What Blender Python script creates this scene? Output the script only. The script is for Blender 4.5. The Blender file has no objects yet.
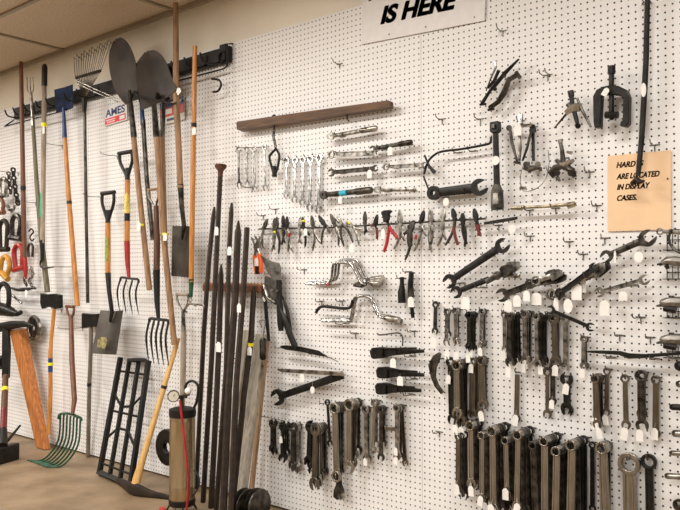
import bpy, bmesh, math, random
from mathutils import Vector, Matrix
random.seed(7)
S = bpy.context.scene; C = S.collection
PI = math.pi
# ---------------------------------------------------------------- camera
F = 756.0; CX, CY = 340.0, 255.0
TH = math.radians(40.1); PITCH = math.radians(1.5)
CAM = Vector((2.319, -2.754, 1.185))
cd = bpy.data.cameras.new('camera'); cam = bpy.data.objects.new('camera', cd); C.objects.link(cam)
cd.sensor_fit = 'HORIZONTAL'; cd.sensor_width = 36; cd.lens = F/680*36; cd.clip_end = 100
cam.location = CAM; cam.rotation_euler = (PI/2+PITCH, 0, TH)
S.camera = cam
_R = cam.rotation_euler.to_matrix()
def ray(px, py): return _R @ Vector(((px-CX)/F, -(py-CY)/F, -1.0))
def W(px, py, off=0.0):            # point seen at this place of the photo, off metres in front of the pegboard
    d = ray(px, py); t = (-off-CAM.y)/d.y
    return CAM + d*t
def FL(px, py, z=0.0):             # point on the floor
    d = ray(px, py); t = (z-CAM.z)/d.z
    return CAM + d*t
def pxm(px, off=0.0): return (W(px, 300, off)-W(px, 301, off)).length**-1   # pixels per metre there
# ---------------------------------------------------------------- materials
MATS = {}
def mat(name, col, rough=.6, metal=0.0, noise=.15, scale=30, bump=0.0, col2=None, stretch=None, spec=.5, emit=None):
    if name in MATS: return MATS[name]
    m = bpy.data.materials.new(name); m.use_nodes = True; MATS[name] = m
    nt = m.node_tree; N = nt.nodes; L = nt.links; b = N['Principled BSDF']
    tc = N.new('ShaderNodeTexCoord'); mp = N.new('ShaderNodeMapping'); L.new(tc.outputs['Object'], mp.inputs[0])
    if stretch: mp.inputs['Scale'].default_value = stretch
    nz = N.new('ShaderNodeTexNoise'); nz.inputs['Scale'].default_value = scale; nz.inputs['Detail'].default_value = 5
    L.new(mp.outputs[0], nz.inputs['Vector'])
    cr = N.new('ShaderNodeValToRGB'); L.new(nz.outputs[0], cr.inputs[0])
    c2 = col2 if col2 else tuple(c*(1-noise*2) for c in col)
    cr.color_ramp.elements[0].position = .35; cr.color_ramp.elements[1].position = .65
    cr.color_ramp.elements[0].color = (*c2, 1); cr.color_ramp.elements[1].color = (*(col if col2 else tuple(min(1, c*(1+noise)) for c in col)), 1)
    L.new(cr.outputs[0], b.inputs['Base Color'])
    b.inputs['Roughness'].default_value = rough; b.inputs['Metallic'].default_value = metal
    b.inputs['Specular IOR Level'].default_value = spec
    if bump:
        bp = N.new('ShaderNodeBump'); bp.inputs['Strength'].default_value = bump; bp.inputs['Distance'].default_value = .002
        L.new(nz.outputs[0], bp.inputs['Height']); L.new(bp.outputs[0], b.inputs['Normal'])
    return m
def M(n): return MATS[n]
def wood(name, c1, c2, rough=.55): return mat(name, c1, rough, 0, .2, 14, .15, c2, (6, 6, .7))
wood('wood_orange', (.62,.27,.06), (.40,.15,.03), .38)
wood('wood_yellow', (.68,.42,.15), (.52,.30,.09), .42)
wood('wood_grey', (.42,.35,.27), (.24,.19,.14), .7)
wood('wood_tan', (.38,.22,.11), (.20,.11,.055), .62)
wood('wood_dark', (.13,.055,.025), (.06,.028,.014), .55)
wood('wood_redbrown', (.20,.075,.032), (.10,.035,.018), .45)
wood('wood_plank', (.58,.22,.055), (.34,.11,.03), .5)
wood('wood_pale', (.50,.46,.38), (.32,.28,.22), .75)
mat('steel_bright', (.50,.49,.475), .2, .97, .35, 60, .06)
mat('steel_mid', (.36,.335,.30), .30, .9, .4, 30, .08)
mat('steel_dark', (.085,.075,.062), .34, .8, .4, 30, .12)
mat('steel_brown', (.22,.19,.15), .32, .88, .35, 55, .1, (.12,.10,.075), (1,1,.2))
mat('steel_black', (.017,.015,.013), .42, .4, .3, 30, .15, spec=.4)
mat('iron_rust', (.045,.028,.018), .6, .45, .3, 28, .3, (.02,.014,.010))
mat('rust', (.16,.07,.035), .75, .3, .3, 40, .4, (.07,.03,.018))
mat('blade_brown', (.050,.036,.027), .55, .3, .3, 9, .15, (.022,.017,.013))
mat('blade_grey', (.10,.088,.072), .42, .6, .3, 9, .15, (.06,.05,.042))
mat('blade_blue', (.010,.022,.06), .7, 0, .3, 20, .1, spec=.2)
mat('black_plastic', (.011,.010,.010), .45, 0, .2, 30, spec=.35)
mat('black_paint', (.010,.009,.008), .5, 0, .2, 30, spec=.3)
mat('red_paint', (.36,.014,.012), .4, 0, .15, 30)
mat('red_grip', (.42,.012,.015), .35, 0, .15, 30)
mat('dark_red_grip', (.16,.012,.012), .4, 0, .15, 30)
mat('orange_grip', (.85,.13,.02), .4, 0, .1, 30)
mat('yellow_paint', (.55,.27,.03), .45, 0, .15, 30)
mat('yellow_tape', (.95,.85,.02), .5, 0, .05, 30)
mat('green_paint', (.02,.09,.045), .45, .1, .3, 30)
mat('green_label', (.05,.42,.25), .5, 0, .1, 30)
mat('blue_paint', (.025,.055,.20), .45, 0, .2, 30)
mat('blue_tape', (.02,.45,.62), .45, 0, .1, 30)
mat('tag_paper', (.86,.84,.80), .7, 0, .03, 30)
mat('label_yellow', (.78,.62,.14), .5, 0, .2, 60)
mat('ink', (.012,.011,.011), .6, 0, .02, 30)
mat('ink_blue', (.02,.05,.16), .5, 0, .02, 30)
mat('sign_white', (.78,.76,.75), .45, 0, .02, 30)
mat('sign_red', (.72,.04,.04), .45, 0, .05, 30)
mat('sign_cream', (.85,.84,.74), .45, 0, .03, 30)
mat('paper_peach', (.86,.60,.37), .75, 0, .03, 6)
mat('brass', (.50,.41,.27), .27, .92, .25, 30, .05, (.36,.28,.17), (1,1,.12))
mat('brass_old', (.36,.31,.22), .36, .85, .3, 50, .05)
mat('glass_dial', (.75,.70,.58), .2, 0, .03, 30)
mat('hook_wire', (.16,.145,.12), .35, .85, .1, 30)
mat('string', (.6,.56,.48), .8, 0, .1, 30)
# ---------------------------------------------------------------- mesh builder
class MB:
    def __init__(s): s.v = []; s.f = []
    def add(s, vs, fs, mx=None):
        o = len(s.v)
        s.v += [(mx @ Vector(v)) if mx is not None else Vector(v) for v in vs]
        s.f += [tuple(i+o for i in f) for f in fs]; return s
    def box(s, c, d, mx=None):
        x, y, z = (k/2 for k in d)
        vs = [Vector(c)+Vector((a*x, b*y, e*z)) for a in (-1,1) for b in (-1,1) for e in (-1,1)]
        return s.add(vs, [(0,1,3,2),(4,6,7,5),(0,4,5,1),(2,3,7,6),(0,2,6,4),(1,5,7,3)], mx)
    def hexa(s, p8):                    # 4 bottom corners then the 4 top corners
        return s.add(p8, [(3,2,1,0),(4,5,6,7),(0,1,5,4),(1,2,6,5),(2,3,7,6),(3,0,4,7)])
    def tube(s, pts, r, n=8, sq=1.0, closed=False, cap=True, up=None):
        pts = [Vector(p) for p in pts]
        if not isinstance(r, (list, tuple)): r = [r]*len(pts)
        k = len(pts); rings = []; prev = None
        for i, p in enumerate(pts):
            if closed: t = (pts[(i+1)%k]-pts[i-1]).normalized()
            else: t = (pts[min(i+1,k-1)]-pts[max(i-1,0)]).normalized()
            if prev is None:
                u = up if up is not None else (Vector((0,1,0)) if abs(t.y) < .9 else Vector((1,0,0)))
            else: u = prev
            u = (u-t*u.dot(t)).normalized(); w = t.cross(u); prev = u
            rings.append([p+(w*math.cos(2*PI*j/n)+u*sq*math.sin(2*PI*j/n))*r[i] for j in range(n)])
        vs = [v for R in rings for v in R]; fs = []
        for i in range(k if closed else k-1):
            a = i*n; b = ((i+1)%k)*n
            for j in range(n): fs.append((a+j, a+(j+1)%n, b+(j+1)%n, b+j))
        if cap and not closed: fs += [tuple(range(n-1,-1,-1)), tuple((k-1)*n+j for j in range(n))]
        return s.add(vs, fs)
    def ring(s, c, R, r, ax=(0,1,0), n=20, m=8, a0=0, a1=2*PI, sz=1.0):
        ax = Vector(ax).normalized(); u = ax.orthogonal().normalized(); w = ax.cross(u)
        if abs(ax.y) > .9: u = Vector((1,0,0)); w = Vector((0,0,1))
        full = a1-a0 > 2*PI-.01; k = n if full else n+1
        pts = [Vector(c)+u*R*math.cos(a0+(a1-a0)*i/n)+w*R*sz*math.sin(a0+(a1-a0)*i/n) for i in range(k)]
        return s.tube(pts, r, m, closed=full)
    def prism(s, out, y0, y1, mx=None):  # outline in local x,z extruded along y
        n = len(out); vs = [(x,y0,z) for x,z in out]+[(x,y1,z) for x,z in out]
        fs = [tuple(range(n)), tuple(range(2*n-1,n-1,-1))]+[(i,i+n,(i+1)%n+n,(i+1)%n) for i in range(n)]
        return s.add(vs, fs, mx)
    def annulus(s, c, R, r, y0, y1, n=24, star=0.0):
        vs = []
        for y in (y0, y1):
            for q in range(2):
                for i in range(n):
                    a = 2*PI*i/n; rr = R if q == 0 else r*(1+(star if i % 2 else -star))
                    vs.append((c[0]+rr*math.cos(a), y, c[1]+rr*math.sin(a)))
        fs = []
        for i in range(n):
            j = (i+1)%n
            fs += [(i,j,n+j,n+i),(2*n+i,3*n+i,3*n+j,2*n+j),(i,2*n+i,2*n+j,j),(n+i,n+j,3*n+j,3*n+i)]
        return s.add(vs, fs)
    def lathe(s, prof, c=(0,0,0), n=24, mx=None):   # (radius, z) around z
        k = len(prof); vs = [(c[0]+r*math.cos(2*PI*j/n), c[1]+r*math.sin(2*PI*j/n), c[2]+z) for r,z in prof for j in range(n)]
        fs = [(i*n+j, i*n+(j+1)%n, (i+1)*n+(j+1)%n, (i+1)*n+j) for i in range(k-1) for j in range(n)]
        fs += [tuple(range(n-1,-1,-1)), tuple((k-1)*n+j for j in range(n))]
        return s.add(vs, fs, mx)
    def sphere(s, c, r, n=10, sc=(1,1,1)):
        k = n//2+1
        return s.add(*_sph(c, r, n, k, sc))
    def build(s, name, m, parent=None, smooth=True, bevel=0.0, label=None):
        me = bpy.data.meshes.new(name)
        inv = parent['_inv'] if False else None
        me.from_pydata([tuple(v) for v in s.v], [], s.f); me.validate()
        bm = bmesh.new(); bm.from_mesh(me); bmesh.ops.recalc_face_normals(bm, faces=bm.faces)
        if smooth:
            for e in bm.edges: e.smooth = not (len(e.link_faces) == 2 and e.calc_face_angle(0) > .75)
            for f in bm.faces: f.smooth = True
        bm.to_mesh(me); bm.free()
        me.materials.append(M(m) if isinstance(m, str) else m)
        o = bpy.data.objects.new(name, me); C.objects.link(o)
        if parent is not None: o.parent = parent
        if bevel:
            b = o.modifiers.new('bevel', 'BEVEL'); b.width = bevel; b.segments = 2; b.limit_method = 'ANGLE'; b.angle_limit = .7
        if label: o['label'] = label
        return o
def _sph(c, r, n, k, sc):
    vs = []; fs = []
    for i in range(k):
        a = PI*(i+.0)/(k-1); rr = max(math.sin(a), .02)
        for j in range(n):
            b = 2*PI*j/n; vs.append((c[0]+r*sc[0]*rr*math.cos(b), c[1]+r*sc[1]*rr*math.sin(b), c[2]+r*sc[2]*math.cos(a)))
    for i in range(k-1):
        for j in range(n): fs.append((i*n+j, i*n+(j+1)%n, (i+1)*n+(j+1)%n, (i+1)*n+j))
    fs += [tuple(range(n)), tuple((k-1)*n+j for j in range(n-1,-1,-1))]
    return vs, fs
def tag(o, label, cat, group=None):
    o['label'] = label; o['category'] = cat
    if group: o['group'] = group
    return o
def thing(name, label, cat, mx=None, group=None):   # Empty at the thing's base
    o = bpy.data.objects.new(name, None); C.objects.link(o); o.empty_display_size = .05
    if mx is not None: o.matrix_world = mx
    return tag(o, label, cat, group)
def frame(A, B, roll=0.0):             # origin at A, local -z runs towards B, local -y faces the room
    A = Vector(A); B = Vector(B); z = (A-B).normalized(); y = Vector((0,1,0)); y = (y-z*y.dot(z)).normalized(); x = y.cross(z)
    m = Matrix((x, y, z)).transposed().to_4x4(); m = Matrix.Translation(A) @ m @ Matrix.Rotation(roll, 4, 'Z')
    return m
def structure(mb, name, m, **k):
    o = mb.build(name, m, **k); o['kind'] = 'structure'; return o
# ---------------------------------------------------------------- the room
X0, X1 = -8.2, 3.9; H = 2.438; CEIL = 2.735
mat('drywall', (.86,.80,.68), .85, 0, .03, 3)
structure(MB().box(((X0+X1)/2, .075, CEIL/2+.05), (X1-X0, .10, CEIL+.1)), 'wall_back', 'drywall', smooth=False)
# pegboard: white panels, the holes' shade painted as near-black dots on a one inch grid
def pegmat():
    m = bpy.data.materials.new('pegboard_white'); m.use_nodes = True; MATS['pegboard'] = m
    nt = m.node_tree; N = nt.nodes; L = nt.links; b = N['Principled BSDF']
    tc = N.new('ShaderNodeTexCoord'); sx = N.new('ShaderNodeSeparateXYZ'); L.new(tc.outputs['Object'], sx.inputs[0])
    def mth(op, a, bb=None):
        n = N.new('ShaderNodeMath'); n.operation = op
        for i, k in enumerate((a, bb)):
            if k is None: continue
            if isinstance(k, (int, float)): n.inputs[i].default_value = k
            else: L.new(k, n.inputs[i])
        return n.outputs[0]
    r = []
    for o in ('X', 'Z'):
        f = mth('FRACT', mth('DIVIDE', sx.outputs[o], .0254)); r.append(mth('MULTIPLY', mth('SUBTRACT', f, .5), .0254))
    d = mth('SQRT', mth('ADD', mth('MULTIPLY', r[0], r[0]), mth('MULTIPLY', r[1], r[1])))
    hole_dot = mth('LESS_THAN', d, .0036)
    nz = N.new('ShaderNodeTexNoise'); nz.inputs['Scale'].default_value = 2.5; L.new(tc.outputs['Object'], nz.inputs[0])
    cr = N.new('ShaderNodeValToRGB'); L.new(nz.outputs[0], cr.inputs[0])
    cr.color_ramp.elements[0].color = (.80,.79,.78,1); cr.color_ramp.elements[1].color = (.85,.84,.835,1)
    mc = N.new('ShaderNodeMix'); mc.data_type = 'RGBA'; L.new(hole_dot, mc.inputs[0]); L.new(cr.outputs[0], mc.inputs[6]); mc.inputs[7].default_value = (.007,.005,.004,1)
    L.new(mc.outputs[2], b.inputs['Base Color']); b.inputs['Roughness'].default_value = .5
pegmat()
SEAM = W(421.5, 200).x
k = -7
x = SEAM-1.2192*6
while x < X1-.3:
    w = 1.2192-.0022
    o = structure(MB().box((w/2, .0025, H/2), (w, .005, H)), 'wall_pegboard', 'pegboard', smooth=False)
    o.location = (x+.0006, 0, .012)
    x += 1.2192
# furring edge behind the top of the pegboard keeps the cavity closed
structure(MB().box(((X0+X1)/2, .015, H-.02), (X1-X0, .018, .04)), 'trim_1', mat('furring', (.45,.38,.28), .8, 0, .1, 10), smooth=False)
structure(MB().box(((X0+X1)/2, .015, .03), (X1-X0, .018, .04)), 'trim_2', 'furring', smooth=False)
# concrete floor
mat('concrete', (.30,.215,.13), .55, 0, .2, 5, .4, (.19,.13,.075))
structure(MB().box(((X0+X1)/2, -3.0, -.05), (X1-X0, 6.25, .1)), 'floor', 'concrete', smooth=False)
# suspended ceiling: tiles on a metal grid
mat('ceiling_tile', (.66,.55,.43), .9, 0, .10, 90, .6)
mat('grid_metal', (.34,.28,.21), .5, 0, .05, 10)
structure(MB().box(((X0+X1)/2, -3.0, CEIL+.03), (X1-X0, 6.0, .04)), 'ceiling', 'ceiling_tile', smooth=False)
g = MB(); 
g.box(((X0+X1)/2, -.012, CEIL-.005), (X1-X0, .024, .022))
_cr = ray(0,17); _t = (CEIL-CAM.z)/_cr.z; YG = (CAM+_cr*_t).y
for yy in (YG, YG-1.2192, YG-2.4384, YG-3.6576): g.box(((X0+X1)/2, yy, CEIL+.004), (X1-X0, .024, .014))
xx = W(0, 16).x
GX = X0
for i in range(22):
    xg = W(66,46).x+1.2192*(i-4)
    if xg < X1: g.box((xg, -3, CEIL+.004), (.024, 5.95, .012))
structure(g, 'trim_3', 'grid_metal', smooth=False)
# ---------------------------------------------------------------- helpers for tools
def part(t, name, mb, m, smooth=True, bevel=0.0, label=None, world=True):
    """a part given in world coordinates, parented to the thing's Empty"""
    if world:
        inv = t.matrix_world.inverted() if t.parent is None else None
        if inv is None:
            inv = (t.parent.matrix_world @ t.matrix_basis).inverted() if t.parent.parent is None else t.parent.parent.matrix_world.inverted()
        mb.v = [inv @ v for v in mb.v]
    return mb.build(name, m, t, smooth, bevel, label)
def at(loc): return Matrix.Translation(Vector(loc))
def solo(name, mb, m, label, cat, loc=None, group=None, **k):      # thing that is one mesh
    loc = Vector(loc) if loc is not None else sum(mb.v, Vector())/len(mb.v)
    mb.v = [v-loc for v in mb.v]
    o = mb.build(name, m, None, **k); o.location = loc
    return tag(o, label, cat, group)
def PW(l, off=None): return [W(*(p if len(p) == 3 else (*p, off))) for p in l]
def section(mb, sec, z0, z1, s0=1.0, s1=1.0):      # extrude an x,y section along z
    n = len(sec); vs = [(x*s0, y, z0) for x, y in sec]+[(x*s1, y, z1) for x, y in sec]
    mb.add(vs, [tuple(range(n)), tuple(range(2*n-1, n-1, -1))]+[(i, i+n, (i+1)%n+n, (i+1)%n) for i in range(n)])
def shank_mb(w, t, z0, z1, plain=False, s0=1.0, s1=1.0):
    h, q = w/2, t/2
    if plain: sec = [(-h,-q*.5),(-h*.6,-q),(h*.6,-q),(h,-q*.5),(h,q*.5),(h*.6,q),(-h*.6,q),(-h,q*.5)]
    else: sec = [(-h,-q),(-h*.62,-q),(-h*.5,-q*.45),(h*.5,-q*.45),(h*.62,-q),(h,-q),(h,q),(h*.62,q),(h*.5,q*.45),(-h*.5,q*.45),(-h*.62,q),(-h,q)]
    m = MB(); section(m, sec, z0, z1, s0, s1); return m
def jaw_outline(c, R, face, slot=.52, deep=1.15, n=18):
    p0 = math.asin(slot); o = []
    for i in range(n+1):
        p = p0+(2*PI-2*p0)*i/n; u = R*math.cos(p)*(1.18 if math.cos(p) > 0 else .95); v = R*math.sin(p); o.append((u, v))
    o += [(R*(1-deep), -slot*R*.97), (R*(1-deep)-R*.15, 0), (R*(1-deep), slot*R*.97)]
    ca, sa = math.cos(face), math.sin(face)
    return [(c[0]+u*ca-v*sa, c[1]+u*sa+v*ca) for u, v in o]
def price_tag(t, px, py, off, w=5.0, h=9.0, tilt=0.0, src=None, roundt=False):
    s = 1/pxm(px, off)
    c = W(px, py, off); v = .85*math.sqrt((px+558)*.234*pxm(px)); 
    u = (px+558)*.234; ww = w/u*1.15; hh = h/u
    if roundt: out = [(ww/2*math.cos(a*PI/8), hh/2*math.sin(a*PI/8)) for a in range(16)]
    else: out = [(-ww/2,-hh/2),(ww/2,-hh/2),(ww/2,hh*.28),(ww*.22,hh/2),(-ww*.22,hh/2),(-ww/2,hh*.28)]
    ca, sa = math.cos(tilt), math.sin(tilt)
    m = MB().prism([(c.x+x*ca-z*sa, c.z+x*sa+z*ca) for x, z in out], c.y-.0006, c.y+.0006)
    o = part(t, 'price_tag', m, 'tag_paper', smooth=False, label='white paper price tag')
    if src: 
        st = MB().tube([W(*src), c+Vector((-sa*hh*.45, 0, ca*hh*.45))], .0006, 4)
        part(o, 'string', st, 'string')
    return o
def vs(px): return (px+558)*.234        # pixels per metre, vertical, on the board
def wrench(label, a, b, off, w, hw, mt='steel_mid', ends=('ring','open'), t=None, name='combination_wrench', group=None,
           face=.26, tags=(), cat='wrench', off2=None, plain=False, hw2=None, ringhole=.62):
    """a, b: photo positions of the centres of the two ends; w, hw: shank and head width in photo pixels"""
    A = W(*a, off); B = W(*b, off if off2 is None else off2); s = 1/vs(a[0]); w *= s; R = hw*s/2; R2 = (hw2*s/2 if hw2 else R)
    t_ = t or max(.0035, w*.42); L = (A-B).length
    e = thing(name, label, cat, frame(A, B), group)
    def end(kind, z, R, d, sgn):
        m = MB(); nm = 'ring_end'
        if kind == 'ring': m.annulus((0, z), R, R*ringhole, -t_*.75, t_*.75, 24, .05)
        elif kind == 'open': m.prism(jaw_outline((0, z), R, d+face), -t_*.62, t_*.62); nm = 'open_jaw'
        elif kind == 'adj':
            nm = 'fixed_jaw'
            q = R*sgn
            m.prism([(-R*.55, z-q*.9*-1), (-R*.8, z), (-R*1.0, z-q*1.3*-1*-1), (-R*.2, z-q*1.5*-1*-1), (-R*.15, z-q*.3*-1*-1), (R*.9, z-q*.2*-1*-1), (R*.85, z+q*.5), (R*.4, z+q*1.2)][::1], -t_*.7, t_*.7)
            mv = MB().prism([(R*.15, z-q*.12), (R*1.05, z-q*.12), (R*1.15, z-q*.9), (R*.75, z-q*1.45), (R*.15, z-q*1.2)], -t_*.6, t_*.6)
            part(e, 'movable_jaw', mv, mt, world=False, bevel=t_*.12)
            kn = MB().tube([(R*.1, 0, z+q*.05), (R*.75, 0, z+q*.1)], R*.26, 10); part(e, 'knurled_screw', kn, 'steel_mid', world=False)
        elif kind == 'head': m.annulus((0, z), R, R*.35, -t_*1.1, t_*1.1, 20); nm = 'ratchet_head'
        elif kind == 'ball': m.sphere((0,0,z), R, 12); nm = 'ball_end'
        elif kind == 'grip': m.tube([(0,0,z-sgn*L*.34), (0,0,z-sgn*L*.32), (0,0,z-sgn*.01), (0,0,z)], [R*.75,R,R,R*.7], 12); nm = 'handle_grip'
        elif kind == 'socket': m.tube([(0,t_*2.2,z), (0,-t_*2.4,z)], R, 14); nm = 'socket_end'
        else: return
        part(e, nm, m, mt, world=False, bevel=min(t_*.15, .001))
    end(ends[0], 0, R, PI/2, 1); end(ends[1], -L, R2, -PI/2, -1)
    z0 = -R*.85 if ends[0] in ('ring','open','head') else 0
    z1 = -L+(R2*.85 if ends[1] in ('ring','open','head') else 0)
    part(e, 'shank', shank_mb(w, t_, z1, z0, plain, 1.12, 1.0), mt, world=False, bevel=0)
    for tg in tags:
        price_tag(e, tg[0], tg[1], off+.012, *(tg[2:4] if len(tg) > 2 else (5.0, 9.0)), roundt=len(tg) > 4, src=(tg[0], min(tg[1]-5, tg[1]-8), off+.01))
    return e
def hook(px, py, label, L=.06, double=False, group=None, tip=.014, name='pegboard_hook', down=True, r=.0022):
    B = W(px, py, 0); m = MB()
    for dx in ((-.012, .012) if double else (0,)):
        m.tube([B+Vector((dx,-.0005,0)), B+Vector((dx,-L*.5,-.004)), B+Vector((dx,-L*.9,0)), B+Vector((dx,-L,tip))], r, 7)
    m.tube([B+Vector((-.018,-.003,0)), B+Vector((.018,-.003,0))], r*.9, 6)
    if down: m.tube([B+Vector((0,-.003,0)), B+Vector((0,-.003,-.024))], r*.9, 6)
    return solo(name, m, 'hook_wire', label, 'hook', loc=B, group=group)
def pole(t, name, l, r, m, n=10, label=None, off=None):
    return part(t, name, MB().tube(PW(l, off), r, n), m, label=label)
def smoothline(p, k=6):              # Catmull-Rom through points
    p = [Vector(q) for q in p]; P = [p[0]*2-p[1]]+p+[p[-1]*2-p[-2]]; o = []
    for i in range(1, len(P)-2):
        for j in range(k):
            t = j/k; a, b, c, d = P[i-1:i+3]
            o.append(.5*((2*b)+(c-a)*t+(2*a-5*b+4*c-d)*t*t+(3*b-a-3*c+d)*t**3))
    return o+[p[-1]]
def blade_mb(L, Wd, kind='round', dish=.03, th=.003, nu=14, nv=10, curl=.0):
    """local: socket end at z=0, tip at z=-L, lateral x, dished along y"""
    m = MB(); vs_ = []
    def half(s):
        if kind == 'oval': return Wd/2*math.sqrt(max(.003, 1-abs((s-.46)/.54)**2.3)) if s > .46 else Wd/2*(.55+.45*math.sin(s/.46*PI/2))
        if kind == 'egg': return Wd/2*(1-.10*s/.35) if s < .35 else Wd/2*.9*math.sqrt(max(.003, 1-((s-.35)/.65)**2.4))
        if kind == 'round':
            return Wd/2*((.80+.2*min(1, s/.25)) if s < .45 else math.sqrt(max(.002, 1-((s-.45)/.56)**2.1)))
        if kind == 'scoop': return Wd/2*(.78+.22*min(1, s/.35)) * (1 if s < .82 else math.sqrt(max(.03, 1-((s-.82)/.2)**2*.55)))
        return Wd/2*(.92+.08*s)
    for side in (0, 1):
        for i in range(nu+1):
            s = i/nu
            for j in range(nv+1):
                v = -1+2*j/nv; x = v*half(s)
                y = dish*(1-v*v)*(1-.55*s)+curl*s*s+(th if side else 0)
                sh = .006*(abs(v) < .13)*max(0, 1-s*1.6)
                vs_.append((x, y+sh, -L*s+(.012*(1-abs(v)) if False else 0)))
    k = (nu+1)*(nv+1); fs = []
    for i in range(nu):
        for j in range(nv):
            a = i*(nv+1)+j; fs += [(a, a+1, a+nv+2, a+nv+1), (k+a, k+a+nv+1, k+a+nv+2, k+a+1)]
    for i in range(nu):
        for a, b in ((i*(nv+1), (i+1)*(nv+1)), (i*(nv+1)+nv, (i+1)*(nv+1)+nv)): fs.append((a, b, b+k, a+k))
    for j in range(nv):
        for i in (0, nu): a = i*(nv+1)+j; fs.append((a, a+1, a+1+k, a+k))
    return m.add(vs_, fs)
def blade(t, A, B, Wd, m, kind='round', dish=.03, roll=0.0, name='blade', label=None, curl=0.0):
    A = Vector(A); B = Vector(B); mb = blade_mb((A-B).length, Wd, kind, dish, curl=curl); fr = frame(A, B, roll)
    mb.v = [fr @ v for v in mb.v]
    return part(t, name, mb, m, label=label)
def d_grip(t, top, neck, wd, m, bar=None, r=.010):
    """top: centre of the cross bar, neck: where the yoke meets the shaft (world), wd: width along the wall"""
    top = Vector(top); neck = Vector(neck); x = Vector((wd/2, 0, 0)); dn = neck-top
    y = MB().tube(smoothline([top-x, top-x*1.0+dn*.35, top-x*.45+dn*.72, neck], 4), [r]*12+[r*1.2], 8)
    y.tube(smoothline([top+x, top+x*1.0+dn*.35, top+x*.45+dn*.72, neck], 4), [r]*12+[r*1.2], 8)
    y.sphere(neck, r*1.6, 10)
    part(t, 'grip_yoke', y, m)
    part(t, 'grip_bar', MB().tube([top-x*1.12, top+x*1.12], r*1.3, 10), bar or m)
def textmesh(s, size, m, parent=None, ext=.0006, shear=0.0, bold=0.0, name='lettering', loc=(0,0,0), fit=None, fat=0.0):
    """flat lettering in local x,z; facing -y"""
    c = bpy.data.curves.new(name, 'FONT'); c.body = s; c.size = size; c.extrude = ext; c.shear = shear; c.offset = bold; c.align_x = 'LEFT'
    tmp = bpy.data.objects.new(name, c); C.objects.link(tmp); dg = bpy.context.evaluated_depsgraph_get(); dg.update()
    me = bpy.data.meshes.new_from_object(tmp.evaluated_get(dg)); bpy.data.objects.remove(tmp)
    if fit:
        xs = [v.co.x for v in me.vertices]; ys = [v.co.y for v in me.vertices]
        sx = fit[0]/(max(xs)-min(xs)); sy = fit[1]/(max(ys)-min(ys)) if fit[1] else sx; x0 = min(xs); y0 = min(ys)
        for v in me.vertices: v.co.x = (v.co.x-x0)*sx; v.co.y = (v.co.y-y0)*sy
    for v in me.vertices: v.co = Vector((v.co.x+loc[0], loc[1]-v.co.z, v.co.y+loc[2]))
    if fat:
        bm = bmesh.new(); bm.from_mesh(me)
        for dx, dz in ((fat,0),(-fat,0),(0,fat*.5),(fat*.7,fat*.5),(-fat*.7,-fat*.4)):
            g = bmesh.ops.duplicate(bm, geom=[v for v in bm.verts if v.index < len(me.vertices)]+[e for e in bm.edges if e.index < len(me.edges)]+[f for f in bm.faces if f.index < len(me.polygons)])
            for v in g['geom']:
                if isinstance(v, bmesh.types.BMVert): v.co.x += dx; v.co.z += dz; v.index = 10**7
                else: v.index = 10**7
        bm.to_mesh(me); bm.free()
    me.materials.clear(); me.materials.append(M(m)); me.name = name
    o = bpy.data.objects.new(name, me); C.objects.link(o)
    if parent: o.parent = parent
    return o
# ================================================================ long garden tools on the left
mat('handle_olive', (.17,.15,.09), .55, 0, .25, 14, .1, None, (6,6,.7))
# ---- tool rail
xa, xb = W(18, 110).x, W(233, 55).x; zr = 2.385
rail = thing('tool_rail', 'long black wall rail with hooks running below the top of the pegboard', 'tool rail', at((xa, 0, zr)))
part(rail, 'rail_bar', MB().box(((xa+xb)/2, -.018, zr), (xb-xa, .026, .085)), 'black_paint', False, .003)
w_ = MB()
x1 = W(172, 90).x
w_.tube([(x1,-.05,2.30),(xb-.02,-.05,2.30),(xb+.01,-.05,2.31),(xb+.01,-.05,2.43),(xb+.01,-.01,2.44)], .005, 8)
w_.tube([(x1,-.05,2.30),(x1,-.03,2.34)], .005, 8)
part(rail, 'hanging_rod', w_, 'black_paint')
w_ = MB(); x2 = W(62, 98, .1).x
w_.tube([(xa,-.10,2.28),(x2,-.10,2.28),(x2,-.03,2.35)], .005, 8); w_.tube([(xa,-.10,2.28),(xa,-.03,2.34)], .005, 8)
part(rail, 'hanging_rod', w_, 'black_paint')
part(rail, 'front_rod', MB().tube(smoothline([W(132,92,.03), W(134,91,.14), W(140,96,.25), W(160,101,.27), W(173,104,.24), W(177,101,.10), W(177,99,.03)], 4), .0055, 8), 'black_paint')
for px in (19, 27, 38, 50, 60, 78, 91, 186, 199, 215):
    x = W(px, 100, .08).x; m = MB()
    m.tube(smoothline([(x,-.025,2.36),(x,-.09,2.325),(x,-.16,2.325),(x,-.185,2.365)], 4), .0055, 8); m.box((x,-.034,2.385), (.02,.006,.035))
    part(rail, 'prong', m, 'black_paint')
m = MB().box((W(228,60).x, -.034, 2.385), (.05,.012,.11)); m.ring((W(228,60).x, -.045, 2.37), .026, .006, n=18)
part(rail, 'end_bracket', m, 'black_paint', False)
shook = MB().tube(smoothline(PW([(212,79),(219,80),(221,85),(218,91),(213,92)], .06), 5), .006, 8)
solo('s_hook', shook, 'black_paint', 'black curved hook hanging empty from the right end of the tool rail', 'hook')
# ---- pole with red tip
t = thing('long_pole', 'long brown wooden pole with a red painted tip, leftmost of the tall handles', 'pole', at(W(25,275,.14)))
pole(t, 'handle', [(21,62,.15),(22.5,150,.15),(24.5,262,.14)], [.014,.016,.0165], 'wood_redbrown')
pole(t, 'painted_tip', [(24.5,258,.14),(25.5,270,.14),(26,279,.14)], [.019,.017,.006], 'red_paint', label='red painted tip')
pole(t, 'tape_band', [(23.2,186,.15),(23.2,190,.15)], .018, 'black_plastic')
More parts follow.
